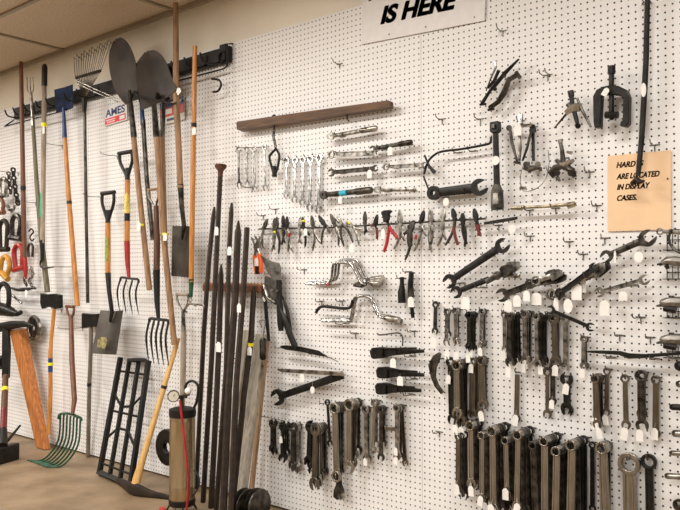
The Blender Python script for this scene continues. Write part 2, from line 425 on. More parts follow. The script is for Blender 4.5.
# ---- cultivator with metal fork head up
t = thing('hand_cultivator', 'slim olive-handled fork with a small three-tined metal head pointing up', 'fork', at(W(48,292,.10)))
pole(t, 'handle', [(33,122,.13),(36.5,180,.12),(41,235,.11),(47.5,292,.10)], [.013,.015,.017,.019], 'handle_olive')
pole(t, 'ferrule', [(31,92,.13),(32,108,.13),(33.2,126,.13)], [.009,.013,.015], 'steel_mid')
for x0 in (27.5, 30.5, 33.5):
    part(t, 'tine', MB().tube(smoothline([W(31,94,.13), W(x0,90,.14), W(x0-.3,80,.15), W(x0-.5,77,.15)], 4), .0035, 6), 'steel_mid')
# ---- hoe
t = thing('garden_hoe', 'upside-hung hoe with a black rubber grip and weathered grey handle', 'hoe', at(W(43,262,.13)))
pole(t, 'handle', [(44.3,84,.15),(43.8,140,.14),(42.6,243,.13)], [.016,.017,.016], 'wood_grey')
pole(t, 'rubber_grip', [(44.7,64.5,.15),(44.7,67,.15),(44.4,86,.15)], [.013,.019,.019], 'black_plastic')
pole(t, 'ferrule', [(42.6,240,.13),(42.3,260,.13)], [.017,.013], 'black_paint')
part(t, 'gooseneck', MB().tube(smoothline([W(42.3,258,.13),W(40.5,262,.13),W(41,267,.13),W(46,268,.13),W(53,267,.13)], 5), .006, 8), 'steel_dark')
part(t, 'blade', MB().box((W(58,267,.13).x, -.13, W(58,267,.13).z), (.16,.13,.004)), 'steel_mid', False, label='flat steel hoe blade')
pole(t, 'yellow_band', [(44,123,.143),(44,127,.143)], .019, 'yellow_tape'); price_tag(t, 43.5, 130, .17, 3.6, 7)
part(t, 'green_label', MB().tube(PW([(42.7,193,.135),(42.4,217,.134)]), .0178, 12), 'green_label')
# ---- blue spade
t = thing('blue_spade', 'orange-handled spade hung with its square blue blade up', 'spade', at(W(77,306,.12)))
pole(t, 'handle', [(64.8,136,.12),(69,200,.12),(77.5,306,.12)], [.014,.016,.017], 'wood_orange')
pole(t, 'socket', [(63.5,108,.12),(64.8,138,.12)], [.010,.016], 'blue_paint', label='blue painted socket')
pole(t, 'tape_band', [(69.2,201,.12),(69.4,204,.12)], .0175, 'black_plastic')
blade(t, W(64.5,110,.12), W(63.3,87,.12), .165, 'blade_blue', 'square', .012, roll=-.25, label='dark blue square blade')
# ---- leaf rake
t = thing('leaf_rake', 'wire leaf rake hung head up beside the black shovels', 'rake', at(W(88,303,.12)))
pole(t, 'handle', [(84.5,98,.12),(86,200,.12),(87.8,303,.12)], [.010,.0105,.011], 'steel_dark')
for (px, y0, y1) in ((89,197,206),(89,210,218),(90,224,236)): pass
a_, b_ = W(73.5,57,.22), W(111,40,.10); ca, cb = W(75.5,78,.20), W(101,70.5,.12); nk = W(84.5,98,.13)
for i in range(15):
    f = i/14; tip = a_.lerp(b_, f)+Vector((0,0,.012*math.sin(i*2.1))); mid = ca.lerp(cb, f)
    hook_ = tip+Vector((.012,.02,-.022))
    part(t, 'tine', MB().tube([nk.lerp(mid, .05), mid, tip, hook_], .0028, 5), 'steel_brown')
part(t, 'tine_clamp', MB().tube([ca, cb], .010, 8, sq=.5), 'iron_rust'); part(t, 'neck', MB().tube([nk, nk+Vector((0,0,-.09))], [.020,.012], 8), 'black_paint')
for dy in (0, 3): part(t, 'brace_spring', MB().tube([W(76,80+dy,.2), W(97,90+dy,.16), W(118,99+dy,.14)], .003, 6), 'steel_mid')
# ---- shovels hung blade up
def shovel(label, blade_pts, bw, bk, roll, sock, sk, hnd, hm, dish=.035, hr=.017, bm='blade_brown', tags=(), band=None):
    t = thing('round_shovel', label, 'shovel', at(W(*hnd[-1])))
    pole(t, 'handle', hnd, hr, hm)
    n = len(sock); pole(t, 'socket', sock, [hr*.72]*(n-2)+[hr*.85, hr*1.12], sk)
    if blade_pts: blade(t, W(*blade_pts[0]), W(*blade_pts[1]), bw, bm, bk, dish, roll)
    if band: part(t, 'yellow_band', MB().tube(PW([band, (band[0], band[1]+2.5, band[2])]), hr*1.12, 10), 'yellow_tape')
    for g in tags: price_tag(t, *g)
    return t
shovel('round-point shovel hung blade up, its narrow oval blade left of the wider one', [(131.5,98,.19),(114,40,.17)], .235, 'oval', -.05, [(129,90,.19),(130.5,103,.17),(134,137,.15)], 'steel_dark', [(133,130,.15),(140,200,.14),(149.5,290,.13)], 'wood_tan', .02, band=(142,224,.14), tags=((139,226,.17,4,7),))
shovel('wide round-point shovel hung blade up, right of the narrow oval blade', [(159,99.5,.22),(145.5,51.5,.20)], .245, 'egg', -.35, [(158,94,.22),(154,105,.19),(156.5,137,.17)], 'steel_dark', [(156.3,132,.17),(164,240,.16),(174.5,345,.14)], 'wood_tan', .02, band=(165.5,233,.165), tags=((165,237,.19,4.5,7),))
shovel('shovel with a blue socket, its dark handle between the two big black shovels', [(137,97,.10),(135,62,.09)], .22, 'round', 0, [(138,92,.10),(141.5,104,.11),(143,125,.11)], 'blue_paint', [(143,120,.11),(147,182,.11),(153,240,.10)], 'steel_dark', .03, .014)
shovel('shovel with a curved dark steel socket, hidden behind the wide shovel blade', [(158,96,.10),(152,66,.09)], .22, 'round', 0, [(169,98,.10),(163.5,102,.11),(162,137,.11)], 'steel_dark', [(162.2,132,.11),(165,240,.10),(166,262,.10)], 'wood_tan', .03, .015)
# square shovel with long handle
t = thing('square_shovel', 'tall light brown wooden-handled square shovel rising past the ceiling line, hung blade down', 'shovel', at(W(181,276,.14)))
pole(t, 'handle', [(175.8,3,.16),(176,90,.16),(180.5,188,.15)], [.015,.018,.0175], 'wood_tan')
pole(t, 'socket', [(180.4,184,.15),(181.6,205,.14),(184,226,.14),(182,240,.135)], [.0185,.014,.013,.006], 'steel_dark')
blade(t, W(181.5,226,.14), W(181,277,.13), .175, 'blade_grey', 'square', .02); price_tag(t, 178.5, 91, .19, 5, 6, .6)
# orange cultivator
t = thing('long_cultivator', 'orange-handled cultivator with a green ferrule, right of the tall square shovel', 'cultivator', at(W(190,305,.14)))
pole(t, 'handle', [(195,46,.14),(193.6,130,.14),(191.3,282,.14)], [.013,.0145,.0145], 'wood_orange')
pole(t, 'ferrule', [(191.3,279,.14),(190.8,297,.14)], [.0155,.010], 'green_paint', label='green ferrule')
pole(t, 'tape_band', [(193.9,123,.14),(193.8,127,.14)], .0155, 'black_plastic'); price_tag(t, 194, 131, .17, 4.5, 7)
for k_, e_ in enumerate([(205,307,.22),(196,306,.16),(187,312,.14)]):
    part(t, 'tine', MB().tube(smoothline([W(190.8,296,.14), W(188+k_,303,.15), W(e_[0]-3,e_[1]-2,e_[2]), W(*e_)], 4), .0055, 7), 'steel_mid')
# D-handle spade behind the tank
t = thing('d_handle_fork', 'old tool with a pale wooden D-grip and steel yoke, standing behind the brass tank', 'fork', at(FL(181,487)))
ft = FL(181,487)
d_grip(t, W(182.5,294.5,.12), W(183.3,313,.12), .095, 'steel_mid', 'wood_grey', .0065)
pole(t, 'shaft_sleeve', [(183.3,311,.12),(183.6,334,.12)], [.010,.014], 'steel_mid')
part(t, 'handle', MB().tube([W(183.6,332,.12), W(183,380,.13), ft+Vector((0,0,.22))], .016, 10), 'wood_grey')
blade(t, ft+Vector((0,0,.24)), ft+Vector((0,0,.004)), .15, 'steel_dark', 'square', .015)
# D-handle shovel with orange handle
t = thing('d_handle_shovel', 'short shovel with black D-grip, orange handle and pale square blade', 'shovel', at(W(104,352,.10)))
d_grip(t, W(108,193,.10), W(108,222,.10), .125, 'black_plastic')
pole(t, 'neck_sleeve', [(108,210,.10),(108,225,.10)], [.013,.0165], 'black_plastic')
pole(t, 'handle', [(108,223,.10),(108,276,.10)], .0165, 'wood_orange')
part(t, 'green_label', MB().tube(PW([(107.9,238,.10),(107.9,262,.10)]), .0172, 12), mat('label_lime', (.35,.55,.05), .5, 0, .9, 90, 0, (.03,.06,.02)))
pole(t, 'socket', [(108,273,.10),(109,290,.105),(112,312,.11),(110,322,.115)], [.018,.014,.013,.008], 'steel_black')
blade(t, W(111.5,310,.11), W(103.5,354,.17), .245, 'blade_grey', 'square', .025, roll=.05)
lb = W(105.5,342,.165); part(t, 'worn_label', MB().prism([(lb.x-.05,lb.z-.03),(lb.x+.03,lb.z-.038),(lb.x+.055,lb.z+.01),(lb.x+.04,lb.z+.034),(lb.x-.02,lb.z+.03),(lb.x-.052,lb.z+.005)], lb.y-.024, lb.y-.022), mat('label_worn', (.42,.36,.15), .6, 0, .5, 60, 0, (.12,.10,.06)), False, label='worn yellowish label')
hook(101, 197, 'wire hook behind the D-grip of the orange-handled shovel', .13)
hook(118, 156, 'wire hook behind the D-grip of the red and orange fork', .13)
# D-handle fork, red lower socket
def fork(t, hx0, hx1, hy, ty, off, n, m, r=.0055, offt=None, drop=3):
    a, b = W(hx0, hy, off), W(hx1, hy+2, off); c = (a+b)/2
    part(t, 'fork_head', MB().tube(smoothline([a+Vector((0,0,-.02)), a+Vector((.008,0,0)), c, b+Vector((-.008,0,0)), b+Vector((0,0,-.02))], 5), r*1.3, 8), m)
    for i in range(n):
        f = i/(n-1); s = a.lerp(b, f)+Vector((0,0,-.008)); e = W(hx0+(hx1-hx0)*f+drop*.3*(f-.8), ty+drop*f, off if offt is None else offt)
        part(t, 'tine', MB().tube(smoothline([s, s.lerp(e,.4)+Vector((0,-.02,0)), e], 5), [r]*7+[r*.8,r*.7,r*.5,r*.25], 8), m)
t = thing('garden_fork', 'four-tined fork with black D-grip, orange handle and red socket', 'fork', at(W(130,313,.12)))
d_grip(t, W(125.5,152.5,.11), W(127.5,178,.11), .125, 'black_plastic')
pole(t, 'neck_sleeve', [(127.3,168,.11),(127.5,182,.11)], [.013,.0165], 'black_plastic')
pole(t, 'handle', [(127.5,180,.11),(127,244,.11)], .0165, 'wood_orange')
part(t, 'yellow_label', MB().tube(PW([(127.3,193,.11),(127.2,213,.11)]), .0172, 12), 'label_yellow'); pole(t, 'tape_band', [(127.2,213.5,.11),(127.1,221,.11)], .0176, 'black_plastic')
pole(t, 'socket', [(127,241,.11),(127.5,260,.11),(129,278,.115)], [.018,.016,.010], 'red_paint', label='red painted socket')
fork(t, 120.5, 138.5, 277.5, 312, .12, 4, 'black_paint')
# digging fork with steel D grip
t = thing('digging_fork', 'old digging fork with steel D-grip and five long black tines', 'fork', at(W(160,366,.14)))
d_grip(t, W(152.5,189.5,.13), W(155.5,209,.13), .085, 'steel_mid', 'wood_tan', .006)
pole(t, 'handle', [(156,206,.13),(157,240,.13),(156.5,274,.13)], [.015,.019,.019], 'wood_dark')
pole(t, 'ferrule', [(156.5,270,.13),(157,300,.13),(158.5,320,.14)], [.021,.017,.010], 'black_paint')
fork(t, 149.5, 168.5, 318.5, 363, .15, 5, 'black_paint', .0065)
# axe
t = thing('felling_axe', 'axe with a black head and orange-yellow wooden handle', 'axe', at(W(49.5,433,.12)))
part(t, 'handle', MB().tube(smoothline(PW([(54,300,.12),(54,312,.12),(50.5,350,.12),(50.5,390,.12),(49.5,415,.12),(48.5,434,.12)]), 4), [.016]*8+[.0185]*12+[.021], 10, sq=.7), 'wood_orange')
hd = [W(x, y, .12) for x, y in ((42,293),(47,294.5),(55,293.5),(61,295),(61.2,308),(57,309),(53,307.5),(48,306.5),(43.5,309),(42,303))]
part(t, 'axe_head', MB().prism([(p.x, p.z) for p in hd], -.135, -.105), 'steel_black', False, .004); 
part(t, 'blue_label', MB().tube(PW([(50.4,358,.12),(50.4,372,.12)]), .0195, 10, sq=.75), 'blue_paint'); pole(t, 'yellow_band', [(50.4,362.5,.12),(50.4,365.5,.12)], .0202, 'yellow_tape')
hook(62, 309, 'wire hook just right of the black axe head', .08); hook(83, 327.5, 'long wire hook left of the black maul head', .18)
# manure fork on the floor
tips = [FL(27.5,461), FL(45.5,468)]
hd0, hd1 = W(60.5,414,.30), W(80.5,418,.22)
t = thing('manure_fork', 'dark red-handled fork whose curved green tines rest on the floor', 'fork', at((hd0+hd1)/2))
d_grip(t, W(70.3,306.5,.10), W(71,320,.10), .085, 'wood_redbrown', 'wood_redbrown', .008)
part(t, 'handle', MB().tube([W(71,316,.10), W(72,360,.16), W(74.5,400,.24), W(72.5,414,.26)], [.014,.017,.016,.011], 10), 'wood_redbrown')
part(t, 'fork_head', MB().tube(smoothline([hd0+Vector((-.01,-.01,-.03)), hd0, hd0.lerp(hd1,.5)+Vector((0,0,.012)), hd1, hd1+Vector((.006,0,-.02))], 5), .008, 8), 'green_paint')
for i in range(7):
    f = i/6; s = hd0.lerp(hd1, f); e = tips[0].lerp(tips[1], f)+Vector((0,0,.004))
    c1 = s.lerp(e,.28)+Vector((0.03,.03,-.085)); c2 = s.lerp(e,.68)+Vector((.02,.03,-.085))
    c2.z = max(c2.z, .012)
    part(t, 'tine', MB().tube(smoothline([s, c1, c2, e], 6), [.006]*14+[.0055,.005,.0045,.004,.003], 8), 'green_paint')
# maul
t = thing('splitting_maul', 'maul with a black head and thin grey-brown handle standing on the floor', 'maul', at(FL(88,457)))
ft = FL(88,457)
part(t, 'handle', MB().tube([W(91,316,.06), W(91,345,.06), W(89.5,380,.06), ft+Vector((0,0,.001))], .0135, 10), wood('wood_smoke', (.20,.17,.13), (.10,.08,.06), .6))
part(t, 'tape_band', MB().tube([W(89.4,383,.06), W(89.3,386,.06)], .015, 10), 'black_plastic')
hd = [W(x, y, .06) for x, y in ((84,313),(92,314),(99.5,313.5),(99.5,327),(92,326.5),(84,328.5))]
part(t, 'maul_head', MB().prism([(p.x, p.z) for p in hd], -.08, -.04), 'steel_black', False, .005)
# lattice rack
BL, BR = FL(99.5,476), FL(130.5,489); TL, TR = W(120.5,361,.05), W(148.5,364,.05)
TL.z = TR.z = (TL.z+TR.z)/2
t = thing('iron_lattice', 'black iron lattice frame leaning against the pegboard from the floor', 'lattice', at(BL))
def LP(u, v): return BL.lerp(BR, u).lerp(TL.lerp(TR, u), v)+Vector((0,0,.02))
for u in (0, .34, .67, 1): part(t, 'rail', MB().tube([LP(u,0), LP(u,1)], .0175 if u in (0,1) else .014, 4, up=Vector((1,-1,0))), 'black_paint', False)
for v in (.08, .53, .88): part(t, 'crossbar', MB().tube([LP(0,v), LP(1,v)], .007, 6), 'black_paint')
for (u0,v0,u1,v1) in ((0,.68,.34,.58),(.34,.58,.67,.60),(.67,.60,1,.72),(0,.28,.34,.40),(.34,.40,.67,.40),(.67,.40,1,.28),):
    part(t, 'brace', MB().tube([LP(u0,v0), LP(u1,v1)], .008, 6), 'black_paint')
part(t, 'foot_bar', MB().tube([LP(-.03,0), LP(1.05,0)], .019, 4, up=Vector((0,0,1))), 'black_paint', False)
c = W(137,360,.045); part(t, 'top_cap', MB().lathe([(.03,-.012),(.055,-.008),(.062,0),(.055,.008),(.02,.012)], c, 20), 'black_paint')
# pick mattock
t = thing('pick_mattock', 'pick mattock standing on its dark head, its thick yellow wooden handle leaning right', 'pick', at(FL(134,495)))
hc = FL(134,495)+Vector((0,0,.035))
tp = W(178.5,338,.09)
part(t, 'handle', MB().tube([hc+Vector((0,0,-.01)), hc.lerp(tp,.07), hc.lerp(tp,.2), hc.lerp(tp,.93), tp], [.028,.027,.020,.0155,.0135], 12, sq=.8), 'wood_yellow')
part(t, 'tape_band', MB().tube([hc.lerp(tp,.655), hc.lerp(tp,.675)], .0185, 10, sq=.85), 'black_plastic')
e0 = FL(172,500); e1 = FL(112,480)
part(t, 'pick_head', MB().tube(smoothline([e0+Vector((0,0,.012)), e0.lerp(hc,.5)+Vector((0,0,-.002)), hc+Vector((.0,0,.0)), e1.lerp(hc,.5)+Vector((0,0,.006)), e1+Vector((0,0,.010))], 6), [.010,.013,.015,.017,.018,.02,.022,.024,.026,.03,.032,.034,.036,.034,.030,.027,.025,.023,.021,.019,.017,.015,.013,.011,.009], 8, sq=.8), 'iron_rust')
# ---- brass pressure tank with gauge
tc = FL(182,513); sc_ = (CAM-tc).length; 
def depthat(px, py, y): return None
offt = -tc.y
zb = W(181,500,offt).z; zt = W(181,411,offt).z; rr = 12.7/756*((tc-CAM).dot(_R @ Vector((0,0,-1))))
t = thing('pressure_tank', 'upright brass pressure cylinder with a dial gauge and red hose', 'tank', at((tc.x, tc.y, 0)))
part(t, 'cylinder', MB().lathe([(rr*.9,zb),(rr,zb+.01),(rr,zb+.07),(rr*1.015,zb+.075),(rr,zb+.08),(rr,zt-.05),(rr*1.015,zt-.045),(rr,zt-.04),(rr,zt-.005),(rr*.9,zt)], (tc.x,tc.y,0), 36), 'brass')
part(t, 'cap', MB().lathe([(rr*1.04,zt-.025),(rr*1.07,zt-.01),(rr*1.05,zt+.012),(rr*.7,zt+.02),(rr*.2,zt+.025)], (tc.x,tc.y,0), 30), 'black_paint')
part(t, 'base_ring', MB().lathe([(rr*1.0,zb-.02),(rr*1.05,zb-.012),(rr*1.05,zb+.008),(rr*.9,zb+.012)], (tc.x,tc.y,0), 30), 'black_paint')
for a in (-.6, 1.5, 3.6): part(t, 'leg', MB().tube([(tc.x+rr*.8*math.cos(a), tc.y+rr*.8*math.sin(a), zb), (tc.x+rr*1.35*math.cos(a), tc.y+rr*1.35*math.sin(a), .004)], .005, 6), 'black_paint')
part(t, 'valve', MB().tube([W(182,408,offt), W(182,396,offt)], .010, 8).tube([W(177,398,offt), W(189,394,offt)], .008, 8), 'steel_dark')
gd = (CAM-W(173.5,396,offt+.02)); gd.z = 0; gd.normalize(); gc = W(173.5,396,offt+.02)
gz = MB().lathe([(.026,-.012),(.030,-.008),(.030,.010),(.026,.012)], (0,0,0), 24); q = Vector((0,0,1)).rotation_difference(gd).to_matrix().to_4x4(); gz.v = [gc+(q @ v) for v in gz.v]
gb = part(t, 'gauge', gz, 'steel_dark')
fd = MB().lathe([(.025,.0122),(.025,.0132),(.001,.0134)], (0,0,0), 24); fd.v = [gc+(q @ v) for v in fd.v]; part(gb, 'dial_face', fd, 'glass_dial')
nd = MB().tube([gc+gd*.015, gc+gd*.015+Vector((.008,0,.014))], .0014, 5); part(gb, 'needle', nd, 'ink')
part(t, 'relief_knob', MB().sphere(W(188,391,offt+.02), .017, 12), 'tag_paper', label='white knob')
part(t, 'hose', MB().tube(smoothline(PW([(180,400,offt+.09),(181.5,415,offt+.09),(185,445,offt+.095),(188,475,offt+.09),(187.5,500,offt+.09),(186,512,offt+.08)]), 6), .0055, 8), 'red_grip', label='red rubber hose')
part(t, 'carry_handle', MB().tube(smoothline(PW([(186,398,offt),(186,385,offt),(192,381,offt),(198,386,offt),(197,400,offt),(194,408,offt)]), 5), .007, 8), 'black_plastic')
part(t, 'cable', MB().tube(smoothline(PW([(194,470,offt+.03),(199,478,offt+.03),(198,488,offt+.03),(192,497,offt+.03)]), 5), .004, 6), 'black_plastic')
part(t, 'drain_valve', MB().tube([(tc.x-.03,tc.y-.075,zb-.03),(tc.x-.05,tc.y-.10,zb-.035)], .012, 8), 'red_grip', label='red valve'); part(t, 'outlet', MB().tube([(tc.x,tc.y-.05,zb-.06),(tc.x,tc.y-.05,zb)], .010, 8), 'steel_bright')
dc = W(169,447,.13); dsk = MB().ring(dc, .085, .022, n=28, m=8); 
solo('pulley_disc', MB().annulus((dc.x, dc.z), .10, .03, -.15, -.12, 28), 'steel_black', 'black iron wheel showing behind the left side of the brass tank', 'wheel', loc=dc, bevel=.004)
# ---- shelf angle and leaning iron bars
sh = thing('bar_holder', 'narrow reddish wooden strip that the dark iron bars lean on', 'holder', at(W(232,288,.06)))
p0, p1 = W(203,287,.08), W(261.5,290,.08)
part(sh, 'front_strip', MB().box(((p0.x+p1.x)/2, -.075, p0.z-.004), (p1.x-p0.x, .018, .034)), 'wood_redbrown', False, .002)
part(sh, 'top_board', MB().box(((p0.x+p1.x)/2, -.04, p0.z+.016), (p1.x-p0.x, .08, .012)), mat('wood_lightred', (.34,.16,.07), .5, 0, .3, 14, .1, (.2,.09,.04)), False, .002)
def bar(label, l, r, m='iron_rust', tags=(), name='pry_bar', tip='chisel', foot=None, n=6, tape=None):
    P = PW(l); f = FL(*foot) if foot else None
    t = thing(name, label, 'bar', at(f if f else P[-1]))
    if f: P = P+[f+Vector((0,0,.02))]
    part(t, 'shaft', MB().tube(P, r, n), m)
    tpv = P[0]; d = (P[0]-P[1]).normalized()
    if tip == 'flare': part(t, 'flared_head', MB().tube([tpv-d*.03, tpv, tpv+d*.02, tpv+d*.032], [r,r*1.1,r*2.3,r*2.4], 12), 'rust')
    elif tip == 'point': part(t, 'point', MB().tube([tpv-d*.002, tpv+d*.06], [r,r*.25], n), m)
    elif tip == 'chisel': part(t, 'chisel_tip', MB().tube([tpv-d*.002, tpv+d*.02, tpv+d*.05], [r,r*.9,r*.5], n, sq=.9), m)
    for g in tags: price_tag(t, *g)
    if tape: part(t, 'yellow_band', MB().tube([W(*tape), W(tape[0]-.3, tape[1]+3, tape[2])], r*1.1, 8), 'yellow_tape')
    return t
bar('dark iron bar, leftmost of the leaning bars, beside the one with the flared rusty head', [(213.5,216,.10),(209,260,.14),(204,330,.2)], .0125, foot=(196,492))
bar('tall iron bar with a flared rusty head, leaning left of the other bars', [(220.5,171,.10),(217.5,235,.14),(211.5,360,.26)], .0135, foot=(203,506), tip='flare', tags=((216.5,231,.17,4.5,8),))
bar('dark iron bar with a tapered point ending just at the wooden strip', [(221,275,.12),(219,345,.2),(216.5,400,.27)], .0145, foot=(211,512), tip='point', tags=((218.5,347,.25,5.5,9),))
bar('iron bar with a white tag near its top, right of the flared rusty bar', [(231.3,212,.10),(229,255,.14),(226,370,.27)], .0125, foot=(216,516), tags=((229.5,251,.17,5,8),))
bar('thick dark iron bar with a blunt pointed top in the middle of the leaning row', [(238,232,.12),(235,300,.18),(228.5,390,.29)], .0175, foot=(222.5,529), tip='point')
bar('long dark iron bar with a blunt top, second from right of the tall ones', [(247,228,.10),(243.5,290,.17),(236.5,380,.27)], .0145, foot=(230.5,531), tags=((239,308,.24,4.5,8),), tip='none')
bar('iron bar with a yellow band and white tag, topping out under the strip', [(253.5,296,.10),(251,340,.15),(244,395,.2)], .0145, foot=(231,524), tape=(251,343,.155), tip='chisel', tags=((249.5,351,.18,5,8),))
def plank(label, tl, tr, ft, wd, th, m, off, name='wooden_board'):
    A = W(*tl, off); Bx = W(*tr, off).x-A.x; f = FL(*ft)
    v = [f+Vector((0,0,.003)), f+Vector((wd,0,.003)), f+Vector((wd,th,.003)), f+Vector((0,th,.003)), A, A+Vector((Bx,0,0)), A+Vector((Bx,th,0)), A+Vector((0,th,0))]
    return solo(name, MB().hexa(v), m, label, 'board', loc=f, smooth=False, bevel=.002)
plank('pale weathered board leaning to the right of the dark iron bars', (255.5,334), (264,334), (229,518), .085, .022, 'wood_pale', .06)
plank('pale weathered board mostly hidden behind the dark iron bars', (243,330), (249,330), (215,496), .06, .02, 'wood_pale', .05)
wood('wood_light', (.50,.36,.23), (.36,.20,.10), .6)
plank('thin tan board, rightmost of the leaning boards', (264.5,337), (267.5,337), (247,506), .022, .02, 'wood_light', .035)
# pulleys at the bottom edge
for i, (px, dy) in enumerate(((245,0),(257,.0))):
    c = FL(px, 522)+Vector((0,.0,.08)); 
    m = MB(); prof = [(.02,-.024),(.078,-.02),(.08,-.014),(.055,-.006),(.055,.006),(.08,.014),(.078,.02),(.02,.024)]
    m.lathe(prof, (0,0,0), 28); rot = Matrix.Rotation(PI/2, 4, 'Y') @ Matrix.Identity(4); m.v = [c+(Matrix.Rotation(.08,4,'Z') @ (rot @ v)) for v in m.v]
    solo('iron_pulley', m, 'steel_dark', ['grooved dark iron pulley on the floor, left one at the foot of the boards','grooved dark iron pulley on the floor, right one at the foot of the boards'][i], 'pulley', loc=c)
# ================================================================ far left cluster
def shackle(label, c, w, h, off, m, name='shackle', ang=0, r=None, pin=True):
    s = 1/vs(c[0]); w *= s/.58; h *= s*.95; P = W(*c, off); r = r or w*.14
    t = thing(name, label, 'shackle', at(P)); mb = MB(); pts = []
    for i in range(15):
        a = PI*i/14; pts.append(Vector((math.cos(a)*w/2, 0, math.sin(a)*w/2+h/2-w/2)))
    pts = [Vector((w*.38,0,-h/2+r))]+pts+[Vector((-w*.38,0,-h/2+r))]
    R_ = Matrix.Rotation(ang, 3, 'Y'); pts = [P+R_ @ p for p in pts]
    part(t, 'bow', MB().tube(pts, r, 8), m)
    if pin: part(t, 'pin', MB().tube([P+R_ @ Vector((-w*.62,0,-h/2+r)), P+R_ @ Vector((w*.62,0,-h/2+r))], r*1.2, 8), m)
    return t
shackle('silver clevis shackle at the left edge, hanging above the dark ones', (3,188), 8, 20, .07, 'steel_mid')
shackle('dark brown shackle at the left edge above the yellow one', (3.5,236), 9, 32, .08, 'iron_rust')
shackle('dark steel shackle left of the brown pole, above the red one', (16,228), 10, 26, .07, 'steel_dark', ang=.1)
shackle('red painted shackle hanging behind the brown pole tip', (18.5,258), 10, 27, .07, 'red_paint', ang=-.12)
shackle('yellow painted shackle at the left edge of the board', (5,267), 10, 22, .09, 'yellow_paint', ang=.45)
shackle('dark maroon shackle peeking in at the left edge', (0,207), 8, 16, .08, 'wood_redbrown')
shackle('small open steel link right of the brown pole, below the s-hook', (30.5,251), 5.5, 15, .05, 'steel_dark', name='chain_link', pin=False)
m = MB().tube(smoothline(PW([(29,231),(31.5,229),(33.5,232),(31,235),(30,238),(32,241),(34,239)], .05), 4), .006, 7)
solo('s_hook', m, 'steel_dark', 'small dark s-hook hanging right of the brown pole', 'hook')
def chain(label, pts, off, r, m, name='chain'):
    t = thing(name, label, 'chain', at(W(*pts[0], off)))
    P = smoothline(PW(pts, off), 3)
    for i in range(len(P)-1):
        a, b = P[i], P[i+1]; d = (b-a); L = d.length*.85; c = (a+b)/2; dn = d.normalized(); s = Vector((1,0,0)) if i % 2 else Vector((0,1,0)); s = (s-dn*s.dot(dn)).normalized()
        pp = [c+dn*(L*.62*math.cos(k*PI/5))+s*(r*2.2*math.sin(k*PI/5)) for k in range(10)]
        part(t, 'link', MB().tube(pp, r, 6, closed=True), m)
    return t
chain('dark chain binder hanging left of the brown pole', [(13,168),(14,180),(16,193),(18,205)], .09, .007, 'steel_black')
chain('short dark chain beside the silver shackle', [(8.5,172),(9.5,182),(11,194)], .07, .006, 'steel_dark')
chain('bright steel chain bunched below the dark chain binder', [(7,205),(11,211),(15,206),(19,200)], .06, .005, 'steel_mid')
chain('bunch of small steel links hanging right of the red shackle', [(31,267),(33,275),(29,281),(35,289)], .06, .0045, 'steel_mid')
chain('small steel links left of the bunch, above the white tag', [(26,272),(24,279),(27,286)], .06, .004, 'steel_dark')
hook(19, 173, 'wire hook at the far left carrying the dark chain binder', .16); hook(36, 202.5, 'empty wire hook between the brown pole and the grey hoe handle', .10)
hook(62.5, 145.5, 'empty wire hook between the grey hoe handle and the blue spade handle', .13)
t = thing('steel_bar', 'dark spiked bar with a white tag, pointing left below the small links', 'bar', at(W(20,290,.08)))
part(t, 'shaft', MB().tube(PW([(9,287.5),(18,290),(25,289.5),(36,288)], .08), [.005,.012,.014,.004], 8), 'steel_black'); price_tag(t, 26, 293.5, .10, 4.5, 7, roundt=True)
m = MB().tube(PW([(11.5,294.5),(21.5,303)], .08), .009, 10)
solo('chrome_pin', m, 'steel_bright', 'short chrome pin hanging slanted below the tagged bar', 'pin')
# black winch body on a post
t = thing('hand_winch', 'big black iron hand winch at the left edge with a loop handle', 'winch', at(W(5,375,.16)))
part(t, 'handle_loop', MB().tube(smoothline(PW([(-2,305),(-2,290),(3,283.5),(8,288),(9,300),(7,312)], .16), 5), .018, 8), 'black_paint')
m = MB().tube(smoothline(PW([(-8,310),(0,309),(8,311),(14,313),(18,314)], .16), 4), [.05,.052,.052,.05,.05,.048,.045,.042,.040,.036,.034,.030,.026,.022,.02,.018,.016], 12)
part(t, 'drum', m, 'steel_black'); part(t, 'nose_pin', MB().tube(PW([(16,313.5),(20,312.5)], .16), .010, 8).sphere(W(20.5,312.5,.16), .017, 10), 'steel_black')
m = MB().tube(PW([(-3,328),(12,325),(24,324),(33,326)], .16), [.035,.03,.022,.008], 8, sq=.6); part(t, 'jaw', m, 'steel_black')
part(t, 'column', MB().tube(PW([(6,328),(6.5,350),(6,378)], .16), [.028,.034,.03], 4), 'black_paint', False); part(t, 'foot_block', MB().tube(PW([(-4,363),(4,362)], .16), .05, 4), 'black_paint', False)
t = thing('grooved_wheel', 'grey grooved pulley wheel behind the top of the orange timber', 'pulley', at(W(35,328,.06)))
c = W(34,328,.06); part(t, 'rim', MB().ring(c, .078, .014, n=28, m=8), 'steel_mid'); part(t, 'web', MB().annulus((c.x,c.z), .075, .02, -.066, -.054, 24), 'steel_dark')
# orange timber
f = FL(36,448); A = W(9,329.5,.14); 
wd = (W(18,329,.14).x-A.x); f2 = f+Vector((wd*.9,0,0)); th = .045
mt_ = MB().hexa([f+Vector((0,0,.003)), f2+Vector((0,0,.003)), f2+Vector((.0,th,.003)), f+Vector((0,th,.003)), A, A+Vector((wd,0,0)), A+Vector((wd,th+.02,.01)), A+Vector((0,th+.02,.01))])
solo('timber_beam', mt_, 'wood_plank', 'thick orange-stained timber standing tilted beside the axe handle', 'timber', loc=f, smooth=False, bevel=.004)
